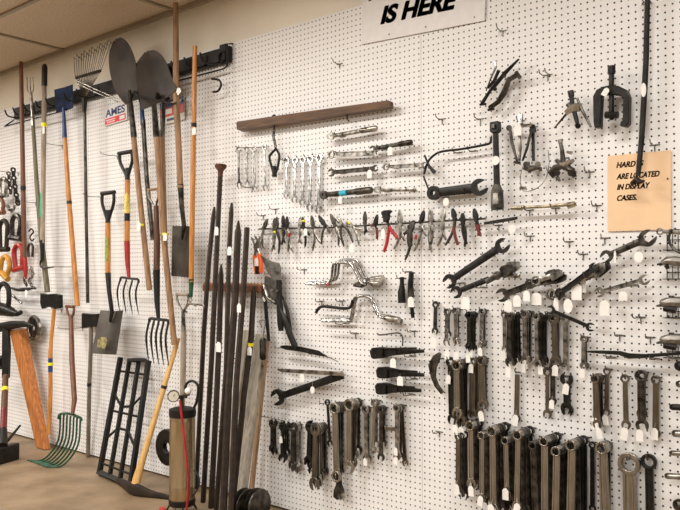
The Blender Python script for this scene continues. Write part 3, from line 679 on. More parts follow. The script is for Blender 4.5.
# sledge hammer on floor
f = FL(8,463); t = thing('sledge_hammer', 'sledge hammer standing head down on the floor, yellow tape on its handle', 'hammer', at(f))
a0 = FL(-6,467); a1 = FL(20,459); ax = (a1-a0); dn = Vector((-ax.y, ax.x, 0)).normalized()*.055; H_ = Vector((0,0,.105))
part(t, 'hammer_head', MB().hexa([a0, a1, a1+dn, a0+dn, a0+H_, a1+H_, a1+dn+H_, a0+dn+H_]), 'steel_black', False, .010)
hc = (a0*.55+a1*.45)+dn*.5+H_
top = W(5.5,376,.20)
part(t, 'handle', MB().tube([hc, hc.lerp(top,.5), top], [.018,.021,.020], 10), 'wood_dark'); part(t, 'collar', MB().tube([hc, hc.lerp(top,.22)], [.03,.023], 10), 'black_paint')
part(t, 'red_sleeve', MB().tube([hc.lerp(top,.22), hc.lerp(top,.50)], .0215, 10), 'dark_red_grip'); part(t, 'yellow_band', MB().tube([hc.lerp(top,.76), hc.lerp(top,.81)], .0225, 10), 'yellow_tape')
m = MB().tube([FL(6,447)+Vector((0,0,.03)), FL(20,441)+Vector((0,.0,.11))], [.012,.008], 6)
solo('drift_pin', m, 'steel_black', 'dark pointed spike lying slanted behind the sledge hammer head', 'spike')
# ================================================================ signs
def panel(name, label, tl, tr, bl, m, off=.008, th=.004, cat='sign', bevel=0):
    A, B, D = W(*tl, off), W(*tr, off), W(*bl, off); w = B.x-A.x; h = A.z-D.z; ang = math.atan2(B.z-A.z, w)
    mx = Matrix.Translation(D) @ Matrix.Rotation(-ang, 4, 'Y')
    t = thing(name, label, cat, mx)
    part(t, 'sign_board', MB().box((w/2, th/2, h/2), (w, th, h)), m, False, world=False)
    return t, w, h
# IS HERE
bl = (361,44.5); br = (484.5,20.5)
A, B = W(*bl, .01), W(*br, .01); w = (B-A).length; ang = math.atan2(B.z-A.z, B.x-A.x); h = .36
t = thing('hanging_sign', 'white sign board reading IS HERE at the top of the picture', 'sign', Matrix.Translation(A) @ Matrix.Rotation(-ang, 4, 'Y'))
part(t, 'sign_board', MB().box((w/2, .0025, h/2), (w, .005, h)), 'sign_white', False, .0008, world=False)
u = w/123.0
xa_ = (W(381,24,.012)-A).length; 
inv = t.matrix_world.inverted()
l0 = inv @ W(380.5,24,.013); l1 = inv @ W(457,6,.013); 
textmesh('IS HERE', .1, 'ink', t, .0005, .25, .003, loc=(l0.x, -.0008, l0.z-.002), fit=(l1.x-l0.x, .081), fat=.0028)
s0 = inv @ W(368,1.5,.013); part(t, 'lettering', MB().prism([(s0.x,s0.z),(s0.x+.02,s0.z+.002),(s0.x+.04,s0.z+.05),(s0.x+.02,s0.z+.05)], -.0014, -.0002), 'ink', False, world=False)
s0 = inv @ W(384,-2,.013)
for q in (0, .09, .2): part(t, 'screw', MB().tube([(w*.25+q*2.2, -.0002, .022),(w*.25+q*2.2, -.003, .022)], .003, 8), 'steel_dark', world=False)
# AMES sign
t, w, h = panel('brand_sign', 'small white, blue and red sign reading AMES under the tool rail', (104,108), (127,100.5), (104,126.5), 'sign_white', .012)
textmesh('AMES', .1, 'ink_blue', t, .0004, 0, .0025, loc=(w*.08, -.0006, h*.44), fit=(w*.84, h*.42))
part(t, 'red_band', MB().box((w*.5, -.0006, h*.21), (w*.90, .0008, h*.32)), 'sign_red', False, world=False)
for k_, zz in enumerate((.26,.15)): part(t, 'small_print', MB().box((w*(.30+.02*k_), -.0014, h*zz), (w*(.42-.1*k_), .0006, h*.045)), 'sign_white', False, world=False)
part(t, 'small_print', MB().box((w*.80, -.0014, h*.21), (w*.22, .0006, h*.20)), 'sign_white', False, world=False)
# second sign behind handles
t, w, h = panel('brand_sign', 'small blue, red and cream sign half hidden behind the tall shovel handles', (160,103), (184.5,95.5), (160,126), 'sign_cream', .012)
part(t, 'blue_band', MB().box((w*.5, -.0006, h*.84), (w*.99, .0008, h*.30)), 'blue_paint', False, world=False)
part(t, 'red_band', MB().box((w*.5, -.0006, h*.50), (w*.99, .0008, h*.38)), 'sign_red', False, world=False)
part(t, 'small_print', MB().box((w*.34, -.0014, h*.52), (w*.34, .0006, h*.22)), 'sign_cream', False, world=False)
part(t, 'small_print', MB().box((w*.55, -.0014, h*.16), (w*.5, .0006, h*.10)), 'ink_blue', False, world=False)
part(t, 'small_print', MB().box((w*.68, -.0014, h*.85), (w*.45, .0006, h*.10)), 'sign_cream', False, world=False)
# peach paper
t, w, h = panel('paper_notice', 'peach paper notice reading HARDYS ARE LOCATED IN DISPLAY CASES', (607.8,156), (671,150), (607.8,231.5), 'paper_peach', .007, .0008, 'notice')
inv = t.matrix_world.inverted()
for s, (x0, y0), (x1, y1) in (('HARDYS',(616.3,168),(643.5,165)), ('ARE LOCATED',(616.5,179.5),(659.5,177)), ('IN DISPLAY',(617,190),(650,188)), ('CASES.',(617,201),(636.5,199))):
    a = inv @ W(x0, y0, .0085); b = inv @ W(x1, y1, .0085)
    textmesh(s, .02, 'ink', t, .0003, .28, .0004, loc=(a.x, -.0006, a.z), fit=(b.x-a.x, 5.6/vs(x0)), fat=.0006)
solo('push_pin', MB().sphere(W(667.5,178.5,.010), .003, 8), 'ink', 'black pin at the right side of the peach notice', 'pin')
# ================================================================ wall tools, upper middle
# singletree
A, B = W(239,127,.045), W(392,104.5,.045)
t = thing('singletree', 'long brown wooden singletree bar mounted at a slant above the bright wrenches', 'wooden bar', frame(A, B))
L = (A-B).length
part(t, 'bar', MB().tube([(0,0,0),(0,0,-.012),(0,0,-L*.5),(0,0,-L+.01),(0,0,-L)], [.028,.034,.031,.024,.018], 4, sq=.8, up=Vector((1,1,0))), wood('wood_dark2', (.15,.075,.032), (.07,.035,.016), .5), world=False)
part(t, 'eye_bolt', MB().tube([W(274,118,.045), W(274,130,.045)], .006, 8).ring(W(274,117,.045), .010, .004), 'iron_rust')
part(t, 'eye_bolt', MB().tube([W(347,112,.045), W(347,119,.045), W(349,121,.045)], .004, 8), 'iron_rust')
chain('short black chain hanging from the slanted wooden bar', [(274,131),(273.5,137),(275,143),(276,150)], .045, .0028, 'steel_black')
c = W(274.5,163,.045)
m = MB().tube(smoothline(PW([(276,149),(271,154),(269.5,158),(272,168),(274,174),(277,170),(279,160),(279,154),(276,149)], .045), 3), .0065, 7); m.tube(PW([(274.5,166),(274.5,177)], .045), [.010,.013], 8)
solo('iron_hook', m, 'steel_black', 'narrow black iron hook at the lower end of the short black chain', 'hook')
def row_hook(label, a, b, off, rr=.0024):           # long straight hook rod seen between two photo points
    m = MB().tube([W(*a, 0), W(*b, off), W(*b, off)+Vector((0,-.003,.012))], rr, 7)
    m.tube([W(*a, 0)+Vector((-.015,-.003,0)), W(*a, 0)+Vector((.015,-.003,0))], rr*.9, 6)
    return solo('pegboard_hook', m, 'hook_wire', label, 'hook', loc=W(*a, 0))
def cluster(base, L, items, place, hooklabel, group=None, z=0.0):
    """a long hook at photo point base, tools strung on it from the wall outwards.
       items: (length px, shank px, head px, material, ends, extra dict); equal spacing along the hook"""
    B_ = W(*base, 0)
    m = MB().tube([B_+Vector((0,-.0005,0)), B_+Vector((0,-L,0)), B_+Vector((0,-L-.008,.014))], .0026, 7); m.tube([B_+Vector((-.016,-.003,0)), B_+Vector((.016,-.003,0))], .0022, 6)
    solo('pegboard_hook', m, 'hook_wire', hooklabel, 'hook', loc=B_)
    n = len(items); words = ['nearest the wall','second from the wall','third from the wall','fourth from the wall','fifth from the wall','sixth from the wall','seventh from the wall']
    for i, it in enumerate(items):
        ln, w, hw, mt, ends = it[:5]; ex = dict(it[5]) if len(it) > 5 else {}
        off = .012+(L-.02)*(i+.5)/n
        look = {'steel_bright':'bright','steel_mid':'grey','steel_dark':'dark','steel_brown':'brownish','steel_worn':'worn grey','steel_black':'black'}[mt]
        kind = {('ring','open'):'combination wrench',('ring','ring'):'box wrench',('open','open'):'open-ended wrench',('open','ring'):'combination wrench',('ring','adj'):'adjustable wrench',('ring','none'):'ring-topped bar',('socket','open'):'socket-headed wrench',('socket','ring'):'socket-headed wrench'}.get(ends,'wrench')
        wd = 'front one' if i == n-1 and n > 1 else ('only one' if n == 1 else words[i])
        lb = f'{look} {kind}, {wd} on {place}' if n > 1 else f'{look} {kind} hanging alone on {place}'
        dx, dz = random.uniform(-.0015,.0015), random.uniform(-.003,.003)
        s = 1/vs(base[0]); R = hw*s/2
        a = B_+Vector((dx, -off, -R*.45+dz*.3)); ln_ = ln*s
        sw = ex.pop('swing', random.uniform(-.03,.03)); b = a+Vector((math.sin(sw)*ln_, random.uniform(-.004,.004), -math.cos(sw)*ln_))
        wrench3(lb, a, b, w*s, R, mt, ends, group=group, **ex)
def wrench3(label, A, B, w, R, mt, ends, group=None, t=None, tag_=None, face=None, name=None, R2=None, plain=False):
    face = random.choice([-.26,.26]) if face is None else face
    t_ = t or max(.0035, w*.36); L = (A-B).length
    nm_ = name or {('ring','open'):'combination_wrench',('ring','ring'):'box_wrench',('open','open'):'open_end_wrench',('open','ring'):'combination_wrench',('ring','adj'):'adjustable_wrench'}.get(ends,'wrench')
    e = thing(nm_, label, 'wrench', frame(A, B), group); R2 = R2 or R
    for kind, z, r, d in ((ends[0], 0, R, PI/2), (ends[1], -L, R2, -PI/2)):
        if kind == 'ring': part(e, 'ring_end', MB().annulus((0,z), r, r*.62, -t_*.8, t_*.8, 24, .05), mt, world=False, bevel=t_*.15)
        elif kind == 'open': part(e, 'open_jaw', MB().prism(jaw_outline((0,z), r*1.02, d+face), -t_*.62, t_*.62), mt, world=False, bevel=t_*.12)
        elif kind == 'socket': part(e, 'socket_end', MB().annulus((0,z), r, r*.64, -t_*1.7, t_*1.9, 20), mt, world=False, bevel=t_*.15)
        elif kind == 'adj':
            part(e, 'fixed_jaw', MB().prism([(-w*.5,z+r*1.1),(-r*1.0,z+r*.2),(-r*1.1,z-r*.9),(-r*.3,z-r*1.3),(-r*.25,z-r*.15),(r*.95,z-r*.1),(r*.9,z+r*.5),(w*.5,z+r*1.3)], -t_*.8, t_*.8), mt, world=False, bevel=t_*.12)
            part(e, 'movable_jaw', MB().prism([(r*.15,z-r*.05),(r*1.0,z-r*.05),(r*1.05,z-r*.8),(r*.4,z-r*1.25),(r*.15,z-r*1.1)], -t_*.6, t_*.6), 'steel_mid', world=False)
    z0 = -R*.85 if ends[0] != 'none' else 0; z1 = -L+(R2*.85 if ends[1] != 'none' else 0)
    part(e, 'shank', shank_mb(w, t_, z1, z0, plain, 1.1, 1.0), mt, world=False)
    if tag_:
        f, dx = tag_[:2]; sz = tag_[2] if len(tag_) > 2 else 1
        h = .034*sz; ww = .020*sz; z = -L*f; out = [(-ww/2,-h/2),(ww/2,-h/2),(ww/2,h*.28),(ww*.22,h/2),(-ww*.22,h/2),(-ww/2,h*.28)]; q = random.uniform(-.2,.2)
        out = [(dx+x*math.cos(q)-y*math.sin(q), z+x*math.sin(q)+y*math.cos(q)) for x, y in out]
        pt = part(e, 'price_tag', MB().prism(out, -t_*.9-.006, -t_*.9-.005), 'tag_paper', False, world=False, label='white paper price tag')
        part(pt, 'string', MB().tube([(0,-t_*.7,z+h*.9), (dx-math.sin(q)*h*.4,-t_*.9-.0055,z+h*.45)], .0006, 4), 'string', world=False)
    return e
# chrome wrenches under the bar
row_hook('thin hook rod carrying the palest wrenches left of the black iron hook', (266,147), (236.5,148), .06)
for i, (x, y0, y1) in enumerate(((238.5,150,184),(246.5,149.5,183),(254,149,187),(264.5,147,187))):
    wrench(['very pale bright wrench, leftmost of the set left of the black iron hook','very pale bright wrench, second of the set left of the black iron hook','very pale bright wrench, third of the set left of the black iron hook','bright wrench with a dark edge just left of the black iron hook'][i], (x,y0), (x+.6,y1), .03, 2.4, 6.5, 'steel_bright', ('ring','open'))
hook(252.5, 187.5, 'empty wire hook under the palest wrenches', .085); hook(263.5, 215.5, 'empty wire hook above the left end of the pliers rail', .05); hook(276, 209, 'empty wire hook left of the hanging bright wrench set', .05)
sets = ((287,161,194,2.6,7),(295.3,160.5,198.5,2.8,7.5),(303.3,160,201.5,2.8,7.5),(310.8,159,206.5,3,8),(319.6,158,209,3.2,8.5))
for i, (x, y0, y1, w, hw) in enumerate(sets):
    hook(x-.5, y0-1, f'curved wire hook holding the {["shortest","second","third","fourth","longest"][i]} bright wrench of the set of five', .05, down=False)
    wrench(f'{["shortest","second shortest","middle","second longest","longest"][i]} bright combination wrench of the set of five hanging under the wooden bar', (x,y0), (x-1.2,y1), .022+.004*(i%2), w, hw, 'steel_bright', ('ring','open'), group=None)
# tools lying across pairs of hooks, right of the set
lying = [((330,136.5),(377,128),4,7,'steel_mid',('adj','grip'),'steel ratchet lying across two hooks, uppermost under the right end of the bar'),
 ((331.5,154.5),(377,153),4.5,8.5,'steel_mid',('ring','open'),'grey-bright wrench lying flat across hooks, left of the dark-gripped ratchet'),
 ((373,149),(412,142),4,7,'steel_dark',('open','grip'),'small ratchet with dark grip and white tag, right of the bright lying wrench'),
 ((331.5,172.5),(375,168.5),4,8,'steel_dark',('open','open'),'dark wrench with a white tag lying across hooks, third down'),
 ((386,167),(424,165),3.6,7,'steel_mid',('ring','open'),'grey wrench lying across hooks left of the black cranked rod'),
 ((324,195),(372,190),5,8.5,'steel_dark',('head','grip'),'large dark ratchet with a blue tape mark, lying above the pliers'),
 ((377,190),(416,189.5),3.4,7,'steel_mid',('adj','none'),'small grey tool lying across hooks right of the blue-taped ratchet')]
for a, b, w, hw, mt, en, lb in lying:
    wrench(lb, a, b, .045, w, hw, mt, en, plain=en[1] in ('grip','none'), name='ratchet_wrench' if en[1] == 'grip' else 'wrench', hw2=hw*.8,
       tags=(((372,171.5) and (369.5,174,5,8)),) if 'third down' in lb else (((390,151,5,8),) if 'small ratchet' in lb else (((340,200,4,7),) if 'blue tape' in lb else ())))
    for f in (.15, .8):
        p = (a[0]+(b[0]-a[0])*f+5, a[1]+(b[1]-a[1])*f+2.5); hook(p[0]+1, p[1]-1, f'wire hook under the {"left" if f < .5 else "right"} end of the {lb.split(",")[0].split(" lying")[0]}'[:95], .065, down=False)
tp = bpy.data.objects.get('ratchet_wrench')
for o in list(C.objects):
    if o.get('label','').startswith('large dark ratchet'): part(o, 'blue_tape', MB().tube([W(340.5,193.3,.045), W(347,192.7,.045)], .0135, 10), 'blue_tape')
# ================================================================ pliers rail
ra, rb = W(259,229,.03), W(486,218.5,.03)
rz = (ra.z+rb.z)/2
t = thing('pliers_rail', 'thin dark rod across the board carrying the row of pliers', 'rail', at(ra))
part(t, 'rod', MB().tube([ra, W(330,227.5,.03), W(400,223.5,.03), rb], .0045, 8), 'steel_dark')
for px, py in ((262,228.5),(331,227.3),(402,223.3),(470,219.5)): part(t, 'bracket', MB().tube([W(px,py,0), W(px,py,.03)], .004, 8), 'steel_dark')
def pliers(label, tipp, piv, h1, h2, off=.045, hm='steel_mid', jm='steel_dark', r=1.6, tags=(), h2m=None, group=None, jw=3.0, grip=.0, gm=None, flat=.5, name='pliers', ends=None):
    s = 1/vs(piv[0]); T, P_, H1, H2 = W(*tipp, off), W(*piv, off), W(*h1, off), W(*h2, off)
    t = thing(name, label, 'pliers', at(P_), group); r *= s; jw *= s
    d = (T-P_); side = Vector((d.z,0,-d.x)).normalized()
    for sg in (1, -1):
        part(t, 'jaw', MB().tube([P_-side*jw*.1*sg, P_.lerp(T,.35)+side*jw*.42*sg, P_.lerp(T,.75)+side*jw*.30*sg, T+side*jw*.08*sg], [r*1.3,r*1.35,r*1.0,r*.55], 8, sq=.6), jm)
    part(t, 'pivot', MB().tube([P_+Vector((0,-.009,0)), P_+Vector((0,.006,0))], r*1.25, 12), jm)
    for H, q, mm in ((H1, 1, hm), (H2, -1, h2m or hm)):
        dd = H-P_; sd = Vector((dd.z,0,-dd.x)).normalized()*(dd.length*.09)*q
        pts = smoothline([P_, P_.lerp(H,.3)-sd, P_.lerp(H,.7)-sd*.8, H], 4); n = len(pts)
        if gm or mm in ('red_grip','dark_red_grip','orange_grip'):
            g = gm or mm; k = n//3
            hn = part(t, 'handle', MB().tube(pts[:k+1], r*.85, 8, sq=.6), jm); part(t, 'grip', MB().tube(pts[k:], [r*1.15]*(n-k-1)+[r*.9], 8, sq=.7), g, label=('red rubber grip' if 'red' in g else None))
        else: part(t, 'handle', MB().tube(pts, [r*1.1]*(n-3)+[r*1.0,r*.9,r*.6], 8, sq=.55), mm)
    for g in tags: price_tag(t, *g)
    return t
PL = [
 ('grey pliers at the left end of the pliers rail',(267.5,219),(264,228),(258,243),(263,245),'steel_mid','steel_dark',()),
 ('slim dark pliers with a yellow mark near the left end of the rail',(274.5,218),(274.5,230),(271.5,252),(275,250),'steel_mid','steel_dark',('y',275,232)),
 ('long slim dark pliers right of the yellow-marked pair',(276.8,217),(277,228),(278.5,254),(281.5,244),'steel_dark','steel_dark',()),
 ('black-jawed pliers, third from the left, jaws upright',(283,215.5),(283.5,226),(281.5,245),(285,243),'steel_dark','steel_black',()),
 ('dark pliers with a small red mark on one handle',(287,216.5),(287,228),(288,252),(293.5,252.5),'steel_mid','steel_black',('r',289.5,235)),
 ('stout grey pliers left of the yellow-dotted pair',(300,218),(300,228),(298.5,243),(302,244),'steel_mid','steel_mid',()),
 ('black-handled pliers with a white tag, beside a yellow mark',(302.5,217),(303.5,227),(305,247),(310,235),'steel_dark','steel_dark',('y',304,221,1)),
 ('tall slim grey pliers with widely spread legs',(311.5,215.5),(313.5,228),(312.5,251),(322,244),'steel_mid','steel_dark',()),
 ('dark pliers lying slanted, jaws up left, in the middle left of the rail',(318.5,216),(325.5,226),(330,233),(321.5,244),'steel_dark','steel_black',()),
 ('bright grey long-nose pliers with two straight legs',(330.5,214),(335.5,226),(338.5,246),(342,240),'steel_mid','steel_dark',()),
 ('grey pliers opened wide to the lower right with a white tag',(334.5,214.5),(341.5,224),(353,242.5),(344,246),'steel_dark','steel_mid',('t',351.5,248)),
 ('small grey pliers turned sideways with a yellow mark',(346,223),(352,226),(359,245.5),(362,229),'steel_mid','steel_mid',('y',349.5,223)),
 ('small upright dark cutters above the rail, right of the sideways pair',(365,211.5),(365,223),(364.5,234),(367,232),'steel_dark','steel_dark',()),
 ('slim red-handled dark pliers left of the large red-handled pair',(377.5,214.5),(375,225),(377,239),(371,226),'dark_red_grip','steel_black',()),
 ('grey pliers with curved legs right of the large red-handled pair',(399.5,209.5),(400.5,225),(394,249),(405,241),'steel_mid','steel_mid',()),
 ('dark pliers crossing the curved-legged pair, handles pointing left',(415,221),(410,227),(397,238),(409.5,248),'steel_dark','steel_black',()),
 ('short dark pliers with one long leg hanging below the rail',(413,222),(411,231),(405,260),(412,246),'steel_dark','steel_dark',()),
 ('dark pliers with a red mark on the leg, jaws pointing up',(424,210.5),(421,222),(414,251),(427,236),'steel_mid','steel_black',('r',416,237)),
 ('tall pale grey straight pliers in the right part of the rail',(430.5,207.5),(431,224),(429.5,248),(432,252.5),'steel_mid','steel_mid',()),
 ('grey open pliers right of the tall pale straight pair',(443.5,209.5),(443,220),(437.5,246),(446,240),'steel_mid','steel_mid',()),
 ('black-jawed pincers with one dark red handle, right part of the rail',(452.5,208.5),(455,219),(445,245.5),(458,245),'steel_dark','steel_black',()),
 ('all-black slim pliers near the right end of the rail',(462.5,213),(463,224),(464.5,247),(467,244),'steel_black','steel_black',()),
 ('small black pliers with dark red handles at the right end of the rail',(474,208.5),(476.5,220),(478.5,236),(480.5,235),'dark_red_grip','steel_black',())]
for i, (lb, tp, pv, h1, h2, hm, jm, ex) in enumerate(PL):
    big = 1.0 if i < 14 else 1.15
    t = pliers(lb, tp, pv, h1, h2, .042+.006*(i%3), hm, jm, 1.35*big, jw=3.0*big, h2m=('dark_red_grip' if 'one dark red' in lb else None))
    if ex:
        if ex[0] == 'y': part(t, 'yellow_mark', MB().tube([W(ex[1]-.9,ex[2],.056), W(ex[1]+.9,ex[2],.056)], .0055, 8), 'yellow_tape')
        if ex[0] == 'r': part(t, 'red_mark', MB().tube([W(ex[1]+.3,ex[2]-2,.052), W(ex[1]-.5,ex[2]+2,.052)], .0055, 8), 'red_grip')
        if ex[0] == 't': price_tag(t, ex[1], ex[2], .05, 5, 8)
        if 'white tag, beside' in lb: price_tag(t, 305.5, 232, .056, 4, 7)
t = pliers('large black-headed pliers with bright red handles and a white tag', (386,211), (387.5,219), (384,252), (398.5,239), .055, 'red_grip', 'steel_black', 1.6, jw=6, tags=((383,234,.066,4,10),))
part(t, 'cutter_head', MB().prism([(p.x, p.z) for p in PW([(382,213),(385,210.5),(391,210),(392,211.5),(389,214.5),(389.5,219),(387,222.5),(384.5,222.5),(384,217)], .055)], -.066, -.048), 'steel_black', False, .0015)
price_tag(bpy.data.objects['pliers'], 258, 236, .05, .1, .1) if False else None
# bundle of small bright bits at left end and the snips / bolt cutter
m = MB()
t = thing('bit_bundle', 'small bundle of bright bits and keys at the left end of the pliers rail', 'tool bundle', at(W(257,240,.04)))
for k_ in range(7):
    a = (251.5+k_*1.5, 237+1.5*math.sin(k_*2)); part(t, 'bit', MB().tube([W(*a,.03+.004*k_), W(a[0]+2.5+(k_%3),a[1]+9+(k_%2)*3,.05)], .0035, 6), 'steel_mid')
t = pliers('orange-handled snips hanging at the left end of the pliers rail', (262,238), (256.5,247), (261,273), (257,274), .06, 'orange_grip', 'steel_mid', 2.2, tags=((256.3,262,.075,4.5,8),), name='snips')
part(t, 'handle_end', MB().tube(PW([(257,266),(257.5,274)], .062), .012, 8), 'black_plastic')
mat('steel_plate', (.30,.285,.26), .36, .8, .3, 40, .08, (.15,.14,.12))
t = thing('bolt_cutter', 'large bolt cutter with grey head plates and long black handles', 'bolt cutter', at(W(273,290,.06)))
part(t, 'head_plate', MB().prism([(p.x,p.z) for p in PW([(261.5,255.5),(272,261),(279.5,263),(281.5,268),(280.5,284),(275,281),(268,271)], .06)], -.068, -.060), 'steel_plate', False, .001)
part(t, 'head_plate', MB().prism([(p.x,p.z) for p in PW([(266,276),(272,278),(279,285),(281,296),(274,302),(268,296),(264,286)], .05)], -.055, -.045), 'steel_plate', False, .001)
for px, py in ((275.5,272),(272,290),(277,291),(268,296)): part(t, 'bolt', MB().tube([W(px,py,.085), W(px,py,.045)], .006, 10), 'steel_mid')
part(t, 'link', MB().tube(PW([(264,285),(268,297),(276,303)], .065), .010, 8), 'steel_mid')
part(t, 'handle', MB().tube(smoothline(PW([(279,280),(279.5,300),(281,331)], .06), 4), [.017]*5+[.020]*3+[.015], 8, sq=.7), 'black_plastic')
part(t, 'handle', MB().tube(smoothline(PW([(276,299),(284,318),(291,337),(296,348)], .065), 4), [.012]*4+[.018]*8+[.011], 8, sq=.7), 'black_plastic')
part(t, 'handle', MB().tube(smoothline(PW([(282,296),(285,303),(289,320),(291,336)], .05), 4), [.006]*4+[.010]*8+[.008], 8, sq=.7), 'black_plastic')
t = thing('nippers', 'narrow black-handled nippers hanging between the bars and the bolt cutter', 'nippers', at(W(268,320,.05)))
part(t, 'handle', MB().tube(PW([(265.3,301),(267,322),(269,341)], .05), [.011,.012,.009], 8, sq=.7), 'black_plastic'); part(t, 'jaw', MB().tube(PW([(262,292),(265.5,302)], .05), [.006,.010], 8), 'steel_mid')
t = thing('grease_gun', 'small grey cylinder tool hanging by a wire loop beside the pale board', 'grease gun', at(W(264,350,.12)))
part(t, 'barrel', MB().tube(PW([(263,338),(263,340),(263,358),(263,360)], .12), [.010,.018,.018,.010], 14), 'steel_dark')
part(t, 'wire_loop', MB().tube(smoothline(PW([(263,338),(264,330),(265,321),(259.5,321),(262,327)], .12), 4), .0025, 6), 'steel_mid'); part(t, 'rod', MB().tube(PW([(262.5,360),(261.5,379)], .12), .007, 8), 'steel_mid')
# ================================================================ braces
def brace(label, pts, off, r, m, chuck=None, handle=None, name='bit_brace', cat='brace'):
    t = thing(name, label, cat, at(W(*pts[0], off)))
    part(t, 'crank', MB().tube(smoothline(PW(pts, off), 4), r, 9), m)
    if chuck: part(t, 'chuck', MB().tube(PW([chuck[0], ((chuck[0][0]*.6+chuck[1][0]*.4), (chuck[0][1]*.6+chuck[1][1]*.4)), chuck[1]], off), [r*1.3, r*2.6, r*2.2], 12), 'steel_mid' if m != 'steel_black' else 'steel_dark')
    if handle: part(t, 'pad_handle', MB().tube(PW(handle, off), [r*1.2]+[r*1.9]*(len(handle)-2)+[r*1.5], 12), 'steel_dark')
    return t
U = [(312,281),(328,281),(331,278),(333.5,262.5),(337,260),(349,260),(353,263),(361,279),(366,281)]
for i, off in enumerate((.025,.055,.085)):
    dx = -i*1.2
    brace(['bright crank brace of the upper trio, nearest the wall','bright crank brace of the upper trio, middle one','bright crank brace of the upper trio, frontmost with a red mark'][i], [(x+(6 if x > 330 else 0)-i*3.2, y+i*1.5) for x, y in U], off, .0065, 'steel_bright', chuck=[(366+i*2,281+i),(383-i*2,278+i*3)], handle=[(358-i*2,283+i),(366-i*2,284+i)])
for o in list(C.objects):
    if o.get('label','').endswith('frontmost with a red mark'): part(o, 'red_mark', MB().tube(PW([(326.5,284),(329.5,284)], .085), .008, 8), 'red_grip')
brace('bright crank brace of the lower group, nearest the wall', [(321,319.5),(346,319.5),(351,317),(354,300),(357,297),(367,296),(371,299),(377,314),(382,316)], .03, .0065, 'steel_bright', chuck=[(382,316),(401,322)])
brace('bright crank brace of the lower group, frontmost', [(322,321),(347,321),(352,319),(356,300),(359,296),(369,297),(374,302),(380,316),(384,318)], .065, .0065, 'steel_bright', chuck=[(384,318),(399,320)])
brace('thin black cranked rod left of the lower bright braces', [(316,313),(319,308),(325,306.5),(345,308.5),(351,306),(353,300)], .045, .0075, 'steel_black', name='cranked_rod', cat='rod')
hook(304.5, 269.5, 'empty wire hook left of the upper trio of braces', .055); hook(322, 301, 'empty wire hook between the two groups of braces, left', .05); hook(342.6, 300.8, 'empty wire hook between the two groups of braces, right', .05)
hook(356, 333, 'faint empty wire hook below the lower braces', .045)
hook(414.7, 331, 'empty wire hook right of the large bent hook, above the black jawed tools', .06); 
m = MB().tube(smoothline(PW([(377,333.5),(381,335),(398,333),(402.5,337),(402.5,346)], .05), 4), .0035, 7); solo('bent_hook', m, 'steel_dark', 'large bent dark hook directly above the topmost black jawed tool', 'hook')
for k_, (x, y) in enumerate(((334,283),(375,279),(343,322),(392,318))): hook(x+4, y+1, f'wire hook under the {["left end of the upper trio of braces","chucks of the upper trio of braces","left end of the lower braces","chucks of the lower braces"][k_]}', .09, down=False)
# small vertical drifts
t = thing('cold_chisel', 'short black bottle-shaped drift hanging left of the tagged punch', 'chisel', at(W(402,290,.03)))
part(t, 'body', MB().tube(PW([(402,277),(402,284),(401.5,292),(402,303)], .03), [.009,.010,.017,.018], 10), 'steel_black'); hook(403, 278, 'wire hook holding the short black drift', .05, down=False)
t = thing('long_punch', 'narrow dark punch with a white tag hanging right of the short black drift', 'punch', at(W(411,295,.03)))
part(t, 'body', MB().tube(PW([(411.5,272),(410.5,285),(411,300),(413,318)], .03), [.011,.013,.010,.008], 10), 'steel_black'); part(t, 'grip', MB().tube(PW([(410.8,288),(411,298)], .031), .014, 10), 'steel_dark'); price_tag(t, 410.8, 302, .05, 6, 10); hook(409, 271.5, 'wire hook holding the tagged dark punch', .05, down=False)
# black jawed tools
for i, (a, b, c_) in enumerate((((372,353),(424,351),'topmost'),((378,372),(424,375),'middle'),((377,388),(421,390.5),'lowest'))):
    A, B = W(*a, .05), W(*b, .04); L = (A-B).length; s = 1/vs(395)
    t = thing('chain_wrench', f'black chain wrench lying across hooks, {c_} of the three', 'wrench', frame(A, B))
    part(t, 'handle', shank_mb(6*s, .010, -L, -L*.25, True, 0.55, 1.25), 'steel_black', world=False, bevel=.001)
    part(t, 'jaw', MB().prism([(-4.6*s,0),(-6*s,-L*.05),(-5.6*s,-L*.22),(-4*s,-L*.34),(-3*s,-L*.5),(3*s,-L*.5),(4.5*s,-L*.34),(5.8*s,-L*.2),(5*s,-L*.03),(2*s,L*.02)], -.012, .012), 'steel_black', world=False, bevel=.002)
    ch = MB()
    for k_ in range(9): ch.tube([( (-4.4+k_*1.1)*s, -.016, -L*(.05+.03*(k_%2))), ((-4.4+k_*1.1)*s, -.016, -L*(.24+.03*((k_+1)%2)))], .0045, 6)
    ch.tube([(4*s,-.014,-L*.1),(3.2*s,-.014,-L*.9)], .004, 6)
    part(t, 'chain', ch, 'steel_black', world=False)
    for g in (((393,363,6,9),),((400,381,6,9),),())[i]: price_tag(t, g[0], g[1], .07, g[2], g[3], src=(g[0], g[1]-8, .07))
    for k_, f in enumerate((.2,.75)): hook(a[0]+(b[0]-a[0])*f+2, a[1]+(b[1]-a[1])*f+4, f'wire hook under the {["left","right"][k_]} half of the {c_} black chain wrench', .07, down=False)
